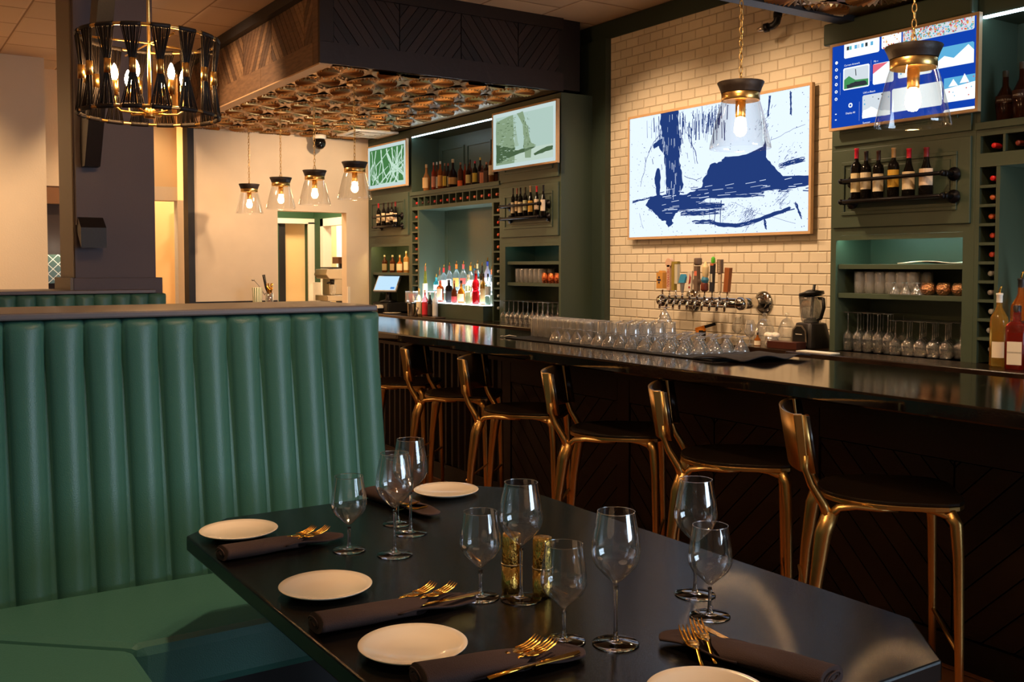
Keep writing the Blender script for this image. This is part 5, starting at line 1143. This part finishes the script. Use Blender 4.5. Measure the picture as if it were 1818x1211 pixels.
for i, hx in enumerate(HX):
    x = onY(hx, 540, ty-.05).x-tx0
    m = MB(); m.tube([(x, -.03, .0), (x, -.07, .004), (x, -.085, -.01), (x, -.092, -.06)], [.014, .014, .011, .008], 10); m.lathe([(.009, 0), (.009, .045), (.006, .05), (.006, .075)], 12, (x, -.06, .01)); obj('faucet', m, CHROME, tp)
    h = MB(); cols = []; hb = HZ((514, 522, 517, 516, 517, 519, 519, 521, 522, 522)[i]); ht = HZ((482, 458, 464, 487, 481, 458, 464, 456, 461, 475)[i]); hb = max(hb, .08); w = .027
    lab = None; dec = MB(); dcol = None
    if i == 0: hbox(h, x-.04, x+.03, hb, ht-.01, -.06, .03); h.prism([(x-.03, ht-.01), (x-.02, ht+.005), (x+.012, ht+.005), (x+.02, ht-.01)], -.08, -.04, 'xz'); cols = [(206, 150, 70)]; lab = 'tan carton shaped tap handle with a dark blue cross mark'; zc_ = (hb+ht)/2; [dec.box(x-.028+a_, x-.012+a_, -.092, -.0905, zc_+b_-.007, zc_+b_+.007) for a_, b_ in ((.012, .02), (.0, .0), (.024, .0), (.012, -.02), (.012, 0))]; dcol = NAV
    if i == 1: hbox(h, x-.018, x+.018, hb, ht-.05, -.06, .014); h.lathe([(.035, -.014), (.035, .014)], 20, (x, -.06, ht-.035), 'y'); cols = [(214, 176, 150)]; lab = 'tap handle with a round top and red letters HEYMAN'; dcol = (170, 40, 40)
    if i == 2: hbox(h, x-.034, x-.004, hb, ht, -.06, .016); h.mi = 1; hbox(h, x-.003, x+.03, hb+.05, ht-.02, -.06, .014); h.mi = 0; hbox(h, x-.004, x+.03, ht-.02, ht, -.06, .016); cols = [(150, 130, 50), (206, 196, 170)]; lab = 'olive tap handle with a clear side'
    if i == 3: h.prism([(x-.035, hb+.055), (x+.03, hb+.055), (x+.042, ht-.02), (x+.03, ht), (x-.01, ht), (x-.02, ht-.02)], -.07, -.05, 'xz'); h.mi = 1; h.lathe([(.010, hb-.02), (.018, hb+.05), (.024, hb+.055)], 14, (x, -.06, 0)); cols = [(60, 150, 196), (150, 146, 140)]; lab = 'light blue paddle tap handle'
    if i == 4: h.prism([(x-.028, hb), (x+.02, hb), (x+.034, ht), (x-.018, ht)], -.068, -.052, 'xz'); cols = [(226, 214, 196)]; lab = 'white tap handle with a red mark'; dec.prism([(x-.004, hb+.05), (x+.016, hb+.06), (x+.022, hb+.10), (x+.008, hb+.13), (x+.004, hb+.09)], -.0695, -.0685, 'xz'); dec.prism([(x-.006, hb+.02), (x+.014, hb+.02), (x+.012, hb+.035), (x-.004, hb+.035)], -.0695, -.0685, 'xz'); dcol = (150, 40, 34)
    if i == 5: hbox(h, x-.018, x+.018, hb, ht-.06, -.06, .016); h.lathe([(.022, ht-.055), (.030, ht-.045), (.030, ht-.005), (.022, ht)], 10, (x+.008, -.06, 0)); h.lathe([(.030, -.02), (.030, .012)], 18, (x-.004, -.06, hb+.07), 'y'); cols = [(110, 90, 76)]; lab = 'dark carved tap handle with a grey block on top'; hbox(dec, x-.012, x+.014, hb+.115, hb+.15, -.0775, .0008); dcol = (226, 120, 90)
    if i == 6: h.lathe([(.012, hb+.09), (.024, hb+.12), (.026, hb+.18), (.018, ht-.03), (.004, ht)], 14, (x+.008, -.06, 0)); h.mi = 1; h.lathe([(.020, hb+.06), (.030, hb+.085), (.014, hb+.12)], 14, (x+.004, -.06, 0)); h.mi = 2; h.lathe([(.018, hb), (.030, hb+.012), (.028, hb+.06), (.018, hb+.066)], 14, (x, -.06, 0)); cols = [(232, 206, 150), (60, 130, 160), (110, 46, 26)]; lab = 'cream spindle tap handle on a blue and brown foot'
    if i == 7: h.prism([(x-.020, hb), (x+.012, hb), (x+.024, ht-.05), (x-.012, ht-.05)], -.072, -.048, 'xz'); h.mi = 1; h.lathe([(.011, ht-.05), (.016, ht-.035), (.014, ht-.01), (.005, ht)], 12, (x+.008, -.06, 0)); h.mi = 2; h.prism([(x-.0135, ht-.066), (x+.022, ht-.066), (x+.0245, ht-.049), (x-.0125, ht-.049)], -.0725, -.0475, 'xz'); cols = [(36, 36, 44), (90, 196, 50), (190, 110, 70)]; lab = 'black tap handle with a green tip'; hbox(dec, x-.006, x+.012, hb+.07, hb+.13, -.0730, .0005); dcol = (206, 196, 170)
    if i == 8: h.prism([(x-.016, hb), (x+.012, hb), (x+.016, ht-.10), (x-.014, ht-.10)], -.068, -.052, 'xz'); h.mi = 1; h.box(x-.018, x+.024, -.074, -.048, ht-.10, ht); cols = [(196, 176, 146), (112, 92, 76)]; lab = 'grey tap handle with a tall brown sign'; [dec.box(x-.008, x+.012, -.0752, -.0742, ht-.092+.011*q, ht-.086+.011*q) for q in range(8)]; dcol = (190, 170, 140)
    if i == 9: h.prism([(x-.026, hb), (x+.016, hb), (x+.036, ht-.002), (x-.012, ht)], -.078, -.046, 'xz'); cols = [(150, 84, 40)]; lab = 'plain brown wood tap handle'
    ho = obj('tap_handle', h, [solidm(c, .45) for c in cols], tp, label=lab, bevel=.002)
    if i == 1:
        vs, fs = text_mb('HEYMAN', .036); dec.add([(x+.000+p[2]*-1 if False else x+p[2], -.0752, (hb+ht-.05)/2-p[0]*.95) for p in vs], fs, False)
    if dcol: obj('handle_mark', dec, solidm(dcol, .6), ho, fix=False)

# ------------------------------------------------------------------ things on the counter under the tiles
ZT = CT-.012+.0005
def cpt(px_, y): return onY(px_, 600, y).x
bx = cpt(1440, 5.24)
t = thing('blender', 'black bar blender with a clear jug beside the right green cabinet', 'blender', (bx, 5.24, ZT), -.1)
obj('motor_base', MB().lathe([(.105, 0), (.108, .01), (.092, .10), (.078, .165), (.062, .17)], 28, sq=5), mat('blender body', (30, 27, 26), .3), t, bevel=.004)
m = MB(); m.prism([(-.072, .02), (.072, .02), (.062, .12), (.025, .155), (-.025, .155), (-.062, .12)], -.1075, -.1035, 'xz'); fp = obj('front_panel', m, STEEL, t)
m = MB(); m.prism([(-.060, .028), (.060, .028), (.050, .118), (.02, .145), (-.02, .145), (-.050, .118)], -.1090, -.1076, 'xz'); obj('control_label', m, BLACK, fp)
m = MB(); m.prism([(-.03, .092), (.03, .092), (.03, .098), (-.03, .098)], -.1096, -.1091, 'xz'); m.prism([(-.045, .04), (.045, .04), (.045, .043), (-.045, .043)], -.1096, -.1091, 'xz'); obj('label_lines', m, solidm((190, 180, 160), .6), fp)
obj('jug', MB().lathe([(.050, .172), (.055, .185), (.062, .25), (.070, .335), (.072, .336), (.0715, .338), (.066, .325), (.055, .2), (.0001, .19)], 24, cap=False, sq=4), TGLASS2, t)
obj('blade_boss', MB().lathe([(.05, .168), (.05, .185), (.02, .2), (.0001, .205)], 20, cap=False), BLACK, t)
obj('jug_handle', MB().tube([(.064, 0, .33), (.105, 0, .325), (.11, 0, .27), (.085, 0, .20), (.058, 0, .19)], [.010, .012, .012, .011, .009], 10), BLACK, t)
m = MB().at(0, 0, .355, ry=-.18); m.lathe([(.066, -.012), (.082, -.006), (.082, .012), (.05, .018), (.03, .028), (.0001, .03)], 24, cap=False); obj('lid', m, BLACK, t)
m = MB(); m.tube([(.01, -.01, .21), (.035, -.02, .36), (.045, -.02, .42)], [.012, .010, .010], 8); obj('tamper', m, BLACK, t)
m = MB(); m.box(-.12, .12, -.05, .05, 0, .048); b_ = solo('wooden_box', m, mat('dark red wood', (70, 34, 24), .35, var=.2), 'dark reddish wooden box in front of the blender', 'box', (cpt(1396, 5.07), 5.07, ZT), bevel=.003, rz=.05)
t = thing('cotton_jar', 'clear jar holding white rolled napkins left of the wooden box', 'jar', (cpt(1372, 5.12), 5.12, ZT))
obj('glass', MB().lathe([(.0001, .001), (.05, .001), (.052, .006), (.052, .07), (.050, .07), (.050, .007), (.0001, .004)], 28, cap=False), TGLASS2, t); m = MB(); [m.ball(.026, (dx, dy, .076), 12, 8, .8) for dx, dy in ((-.035, -.01), (.0, -.02), (.03, 0), (.0, .02))]; obj('napkin_roll', m, PAPERW, t)
bottle('little amber bitters bottle with a white label left of the napkin jar', (cpt(1345, 5.10), 5.10, ZT), .09, .022, 'squat', (206, 120, 30), .7, (232, 220, 196), (.05, .38), (36, 26, 22), group=None)
def dome(px_, y, r_, lab):
    t = thing('glass_cloche', lab, 'cloche', (cpt(px_, y), y, ZT)); obj('glass_dome', MB().lathe([(r_, 0), (r_*1.02, .004), (r_, .07), (r_*.86, .12), (r_*.5, .165), (.008, .178)], 36, cap=False), TGLASS2, t)
    obj('knob', MB().lathe([(.008, .178), (.006, .186), (.016, .198), (.014, .212), (.0001, .216)], 20, cap=False), TGLASS2, t)
dome(1357, 5.27, .072, 'front left clear glass cloche under the beer taps'); dome(1397, 5.41, .066, 'rear clear glass cloche beside the blender')
for px_, y, lab in ((1309, 5.33, 'clear stemmed snifter standing left under the tap pipe end'), (1331, 5.12, 'clear stemmed snifter standing next to the front glass cloche')):
    t = thing('snifter_glass', lab, 'glass', (cpt(px_, y), y, ZT), 0, 'snifters under the taps')
    obj('bowl', MB().lathe([(.004, .05), (.02, .056), (.036, .078), (.038, .10), (.031, .15), (.027, .17)], 24, cap=False), TGLASS2, t); obj('stem', MB().lathe([(.034, 0), (.033, .003), (.006, .008), (.004, .02), (.004, .05)], 20), TGLASS2, t)
t = thing('bar_knife', 'orange handled bar tool with a black blade behind the upturned goblets', 'tool', (cpt(1250, 5.36), 5.36, CT+.03), .35)
obj('blade', MB().at(0, 0, .03, ry=-.3).box(-.02, .10, -.006, .006, -.006, .016), BLACK, t); obj('handle', MB().at(-.02, 0, .02, ry=-.3).box(-.05, .03, -.014, .014, -.022, .022), solidm((240, 140, 30), .5), t, bevel=.006)
obj('stand', MB().box(-.03, .0, -.03, .03, -.041, .012), BLACKM, t)

# ------------------------------------------------------------------ things on the left back counter
zk = CT+.0005
px_ = onY(690, 540, 5.2).x
t = thing('payment_terminal', 'tilted touch screen till in the left green niche', 'till', (onY(690, 540, 5.16).x, 5.16, CT+.11), .6)
obj('stand', MB().lathe([(.09, 0), (.09, .012), (.03, .03), (.025, .10), (.03, .15)], 20, sq=5), BLACK, t)
m = MB().at(0, -.03, .20, rx=-.62); m.box(-.15, .15, -.018, .012, -.10, .12); b_ = obj('housing', m, solidm((170, 164, 154), .4), t, bevel=.006)
m = MB().at(0, -.03, .20, rx=-.62); m.box(-.137, .137, -.0205, -.0182, -.085, .108); sc_ = obj('screen', m, glow('till screen', (176, 206, 226), .8), b_); m = MB().at(0, -.03, .20, rx=-.62); m.box(.07, .12, -.0215, -.0206, -.07, -.045); obj('screen_button', m, glow('till blue', (60, 120, 190), .8), b_)
d_ = thing('cash_drawer', 'black cash drawer under the touch screen till', 'cash drawer', (onY(692, 540, 5.2).x, 5.2, zk))
obj('case', MB().box(-.20, .20, -.12, .2, 0, .105), BLACKM, d_, bevel=.004); obj('drawer_front', MB().box(-.19, .19, -.128, -.1205, .015, .09), BLACK, d_, bevel=.003); obj('lock', MB().lathe([(.012, -.0), (.012, .006)], 14, (.1, -.129, .055), 'y'), STEEL, d_)
def onc(px_, y): return onY(px_, 548, y).x
t = thing('straw_caddy', 'clear acrylic straw caddy with steel shaker base left of the lit step', 'caddy', (onc(731, 4.915), 4.915, zk), .3)
obj('steel_tin', MB().lathe([(.04, 0), (.042, .004), (.046, .13), (.047, .135)], 24), STEEL, t); obj('clear_box', MB().box(-.055, .055, -.04, .04, .14, .26), TGLASS2, t); obj('black_rim', MB().box(-.056, .056, -.041, .041, .128, .139), BLACK, t)
m = MB(); [m.tube([(-.03+.01*k, 0, .145), (-.034+.012*k, .004*k-.01, .235)], .004, 6) for k in range(7)]; obj('straws', m, solidm((200, 70, 80), .5), t)
for (pp, yt, hw, kind, gl, lb_, cp_, lab, tr) in ((744, 512, 5, 'std', (200, 180, 130), (232, 214, 176), (190, 150, 60), 'small juice bottle with a yellow cap on the left back counter', .6), (754.5, 515, 5.4, 'std', (206, 90, 90), (226, 50, 60), (220, 190, 170), 'pink mixer bottle with a red label on the left back counter', .6),
        (763.5, 519, 4.4, 'std', (30, 26, 24), (60, 54, 50), (220, 220, 214), 'small black bottle beside the white one on the left back counter', .1), (772.5, 516, 5, 'std', (232, 228, 220), (236, 230, 220), (244, 240, 232), 'small white bottle in front of the lit step', .1)):
    y = 4.95; x, h = from_px(pp, yt, zk, y); d = (Vector((x, y, 1.1))-EYE).dot(FW); bottle(lab, (x, y, zk), h, hw*d/FPX, kind, gl, tr, lb_, (.08, .52), cp_, group='mixers on the left back counter', cat='bottle', name='mixer_bottle')
t = thing('jigger', 'steel double jigger leaning beside the mixers', 'jigger', (onc(738.5, 4.9), 4.9, zk)); obj('cups', MB().at(0, 0, .0, ry=.35).lathe([(.018, .008), (.007, .05), (.018, .10)], 18), STEEL, t)
m = MB(); m.box(-.14, .14, -.06, .06, 0, .012); solo('garnish_tray', m, mat('tray brown', (80, 60, 46), .4), 'low brown tray at the counter edge before the mixers', 'tray', (onc(770, 4.88), 4.88, zk), bevel=.004)
t = thing('menu_plate', 'white plate with folded paper on the counter below the till', 'plate', (onc(696, 4.92), 4.92, zk)); obj('dish', MB().lathe([(.0001, .002), (.06, .002), (.10, .012), (.101, .014), (.06, .006), (.0001, .006)], 32, cap=False), CHINA, t)
t = thing('napkin_caddy', 'small napkin caddy with black and white papers at the counter corner below the till', 'caddy', (onY(673, 546, 4.95).x, 4.95, zk)); obj('holder', MB().box(-.05, .05, -.04, .04, 0, .05), BLACK, t, bevel=.004); obj('papers', MB().box(-.04, .04, -.03, .03, .051, .085), PAPERW, t)

# ------------------------------------------------------------------ service end of the bar: cups and cutlery
ux = -10.45
def ptx(px_, py_): return onX(px_, py_, ux)
zs_ = ptx(457, 541).z-.03
sv = thing('service_station', 'dark service cabinet at the far end behind the booth ledge', 'cabinet', (0, 0, 0))
yA = ptx(415, 540).y; yBm = ptx(492, 540).y
obj('cabinet_body', MB().box(XF+.03, ux+.22, yA-.15, BY0-.001+.6, 0, zs_-.03), BLACKM, sv); obj('cabinet_top', MB().box(XF+.03, ux+.24, yA-.16, BY0+.62, zs_-.029, zs_), COUNTER, sv, bevel=.004)
p = ptx(457, 530); sc_ = MB(); rr = (ptx(466, 530).y-ptx(448, 530).y)/2
t = thing('striped_cup', 'cream cup with green stripes at the far end, left of the gold cutlery pot', 'cup', (ux, p.y, zs_+.0005)); hgt = ptx(457, 510.5).z-zs_
obj('cup_body', MB().lathe([(rr*.8, 0), (rr, hgt), (rr*.94, hgt), (rr*.74, .005), (.0001, .005)], 28, cap=False), solidm((236, 226, 196), .5), t)
m = MB(); [m.sheet([[(rr*.806*math.cos(a+da), rr*.806*math.sin(a+da), .001) for da in (-.09, .09)], [(rr*1.006*math.cos(a+da), rr*1.006*math.sin(a+da), hgt-.002) for da in (-.09, .09)]]) for a in [2*PI*k/14 for k in range(14)]]; obj('green_stripes', m, solidm((110, 140, 80), .5), t, fix=False)
p = ptx(478, 530); t = thing('cutlery_pot', 'glass pot of gold cutlery with a black handled server at the far end', 'pot', (ux, p.y, zs_+.0005))
obj('pot_glass', MB().lathe([(rr*.7, 0), (rr*.8, hgt*.72), (rr*.75, hgt*.72), (rr*.64, .006), (.0001, .006)], 24, cap=False), TGLASS2, t)
m = MB()
for k in range(12): a = k*2.4; q = rr*.5; m.tube([(q*.4*math.cos(a), q*.4*math.sin(a), .01), (q*math.cos(a), q*math.sin(a), hgt*(.8+.2*(k % 3)/2)), (q*1.3*math.cos(a), q*1.3*math.sin(a), hgt*(1.0+.2*(k % 3)/2))], [.004, .004, .011], 6)
obj('gold_cutlery', m, GOLDF, t)
hz = ptx(466, 488).z-zs_; m = MB(); m.tube([(0, -.01, hgt*.6), (0, -.035, hgt*1.0), (0, -.06, hz)], [.006, .014, .016], 8); obj('black_handle', m, BLACK, t)
m = MB(); m.tube([(-.05, -.03, hgt*.6), (-.07, -.10, hgt*1.15), (-.08, -.14, hgt*1.35)], [.004, .004, .005], 6); m.ball(.018, (-.08, -.15, hgt*1.37), 10, 6, .6); obj('long_spoon', m, STEEL, t)
p = ptx(434, 535); t = thing('bread_basket', 'small wooden basket at the far end left of the striped cup', 'basket', (ux, p.y, zs_+.0005)); obj('basket_body', MB().lathe([(.05, 0), (.065, .03), (.06, .03), (.0001, .006)], 20, cap=False), solidm((150, 100, 60), .7), t); obj('contents', MB().ball(.045, (0, 0, .03), 14, 8, .5), solidm((210, 160, 96), .7), t)

# espresso grinder seen through the opening, on a counter beyond
ex = -11.9
def pe(px_, py_): return onX(px_, py_, ex)
zc0 = pe(590, 545).z-.12; ey = pe(590, 500).y
kb = thing('kitchen_counter', 'pale counter beyond the opening that carries the espresso machine', 'counter', (0, 0, 0)); obj('counter_body', MB().box(ex-.62, ex+.32, pe(563, 545).y, 5.60, 0, zc0), WHITE, kb)
t = thing('espresso_machine', 'steel espresso machine seen through the opening beyond the bar', 'coffee machine', (ex, ey, zc0+.001))
def Z_(py_): return pe(590, py_).z-zc0
def Y_(px_): return pe(px_, 500).y-ey
m = MB(); m.box(-.2, .2, Y_(570), Y_(613), Z_(534), Z_(524)); obj('drip_tray', m, STEEL, t, bevel=.008)
m = MB(); m.box(-.18, .05, Y_(582), Y_(612), Z_(524), Z_(495)); obj('body', m, STEEL, t, bevel=.01)
m = MB(); m.prism([(Y_(568), Z_(488)), (Y_(571), Z_(478)), (Y_(603), Z_(477)), (Y_(605), Z_(482)), (Y_(600), Z_(496)), (Y_(573), Z_(495))], -.2, .2, 'yz'); obj('upper_housing', m, STEEL, t, bevel=.008)
m = MB(); m.lathe([(.028, Z_(505)), (.032, Z_(496))], 18, (.12, Y_(583), 0)); m.tube([(.12, Y_(583), Z_(501)), (.14, Y_(573), Z_(502))], .014, 8); obj('portafilter', m, BLACK, t)
m = MB(); m.lathe([(.02, Z_(524)), (.035, Z_(521)), (.045, Z_(506)), (.043, Z_(505))], 18, (.12, Y_(584), 0)); obj('glass_carafe', m, TGLASS2, t)
m = MB(); [m.box(-.16, .16, Y_(q), Y_(q+4), Z_(477), Z_(474.5)) for q in (577, 583, 590, 597)]; obj('cup_rail', m, BLACK, t)
m = MB(); [m.box(-.1, .15, Y_(q), Y_(q+3), 0, Z_(534)) for q in (574, 602)]; obj('feet', m, BLACK, t)
t = thing('hopper_box', 'dark square box above the espresso machine, through the opening', 'box', (ex-.42, onX(606, 465, ex-.42).y, zc0+.001)); obj('case', MB().box(-.1, .1, pe(595, 465).y-pe(606, 465).y, pe(618, 465).y-pe(606, 465).y, pe(600, 468).z-zc0, pe(600, 456).z-zc0), solidm((90, 54, 30), .5), t); obj('stand', MB().box(-.03, .03, -.03, .03, 0, pe(600, 468).z-zc0), BLACK, t)
pw = onY(592.5, 422, yc+1.59); m = MB(); m.box(-.05, .05, -.008, 0, -.10, .10); o = solo('wall_plate', m, solidm((196, 186, 150), .5), 'small pale wall plate with slots in the bright room beyond', 'wall plate', (pw.x, yc+1.599, pw.z))
sl_ = MB(); [sl_.box(-.02, .02, -.0095, -.0082, -.07+.035*k, -.055+.035*k) for k in range(5)]; obj('slot', sl_, BLACK, o)

# ------------------------------------------------------------------ ceiling things
vx = onZ(652, 238, SZ-.03)
t = thing('air_vent', 'square white air vent on the pressed tin ceiling', 'vent', (vx.x, vx.y, SZ-.01)); m = MB(); 
m.box(-.26, .26, -.26, -.19, -.03, -.006); m.box(-.26, .26, .19, .26, -.03, -.006); m.box(-.26, -.19, -.19, .19, -.03, -.006); m.box(.19, .26, -.19, .19, -.03, -.006); obj('frame', m, WHITE, t, bevel=.006)
m = MB()
for k in range(3): q = .16-.05*k; m.box(-q, q, -q, -q+.02, -.034-.004*k, -.03); m.box(-q, q, q-.02, q, -.034-.004*k, -.03); m.box(-q, -q+.02, -q+.02, q-.02, -.034-.004*k, -.03); m.box(q-.02, q, -q+.02, q-.02, -.034-.004*k, -.03)
obj('louvre', m, WHITE, t); obj('duct_back', MB().box(-.19, .19, -.19, .19, -.014, -.007), solidm((90, 76, 60), .7), t)
vx = onZ(567, 243, SZ-.05)
t = thing('security_camera', 'black dome security camera on the tin ceiling near the cream wall', 'camera', (vx.x, vx.y, SZ-.03)); obj('mount', MB().lathe([(.07, -.045), (.075, -.03), (.075, 0)], 24), WHITE, t); obj('dome', MB().ball(.072, (0, 0, -.09), 20, 12), mat('dark dome', (12, 12, 12), .05), t)
pp_ = onY(1381, 20, YW-.14)
t = thing('drain_pipe', 'black elbow pipe hanging beside the tiles at the top', 'pipe', (pp_.x, YW-.14, onY(1381, 36, YW-.14).z))
m = MB(); m.tube([(0, 0, .45), (0, 0, .02), (-.006, -.004, -.012), (-.03, -.015, -.034), (-.06, -.03, -.04)], .026, 14); obj('elbow', m, BLACK, t)
m = MB(); m.lathe([(.031, .0), (.031, .035)], 18, (0, 0, .02)); m.tube([(-.055, -.028, -.039), (-.085, -.042, -.043)], .031, 14); obj('collar', m, IRON, t); m = MB(); m.tube([(-.085, -.042, -.043), (-.13, -.06, -.05)], [.022, .012], 10); obj('outlet', m, STEEL, t); m = MB(); m.box(-.02, .02, .02, .139, .40, .43); obj('bracket', m, BLACK, t)
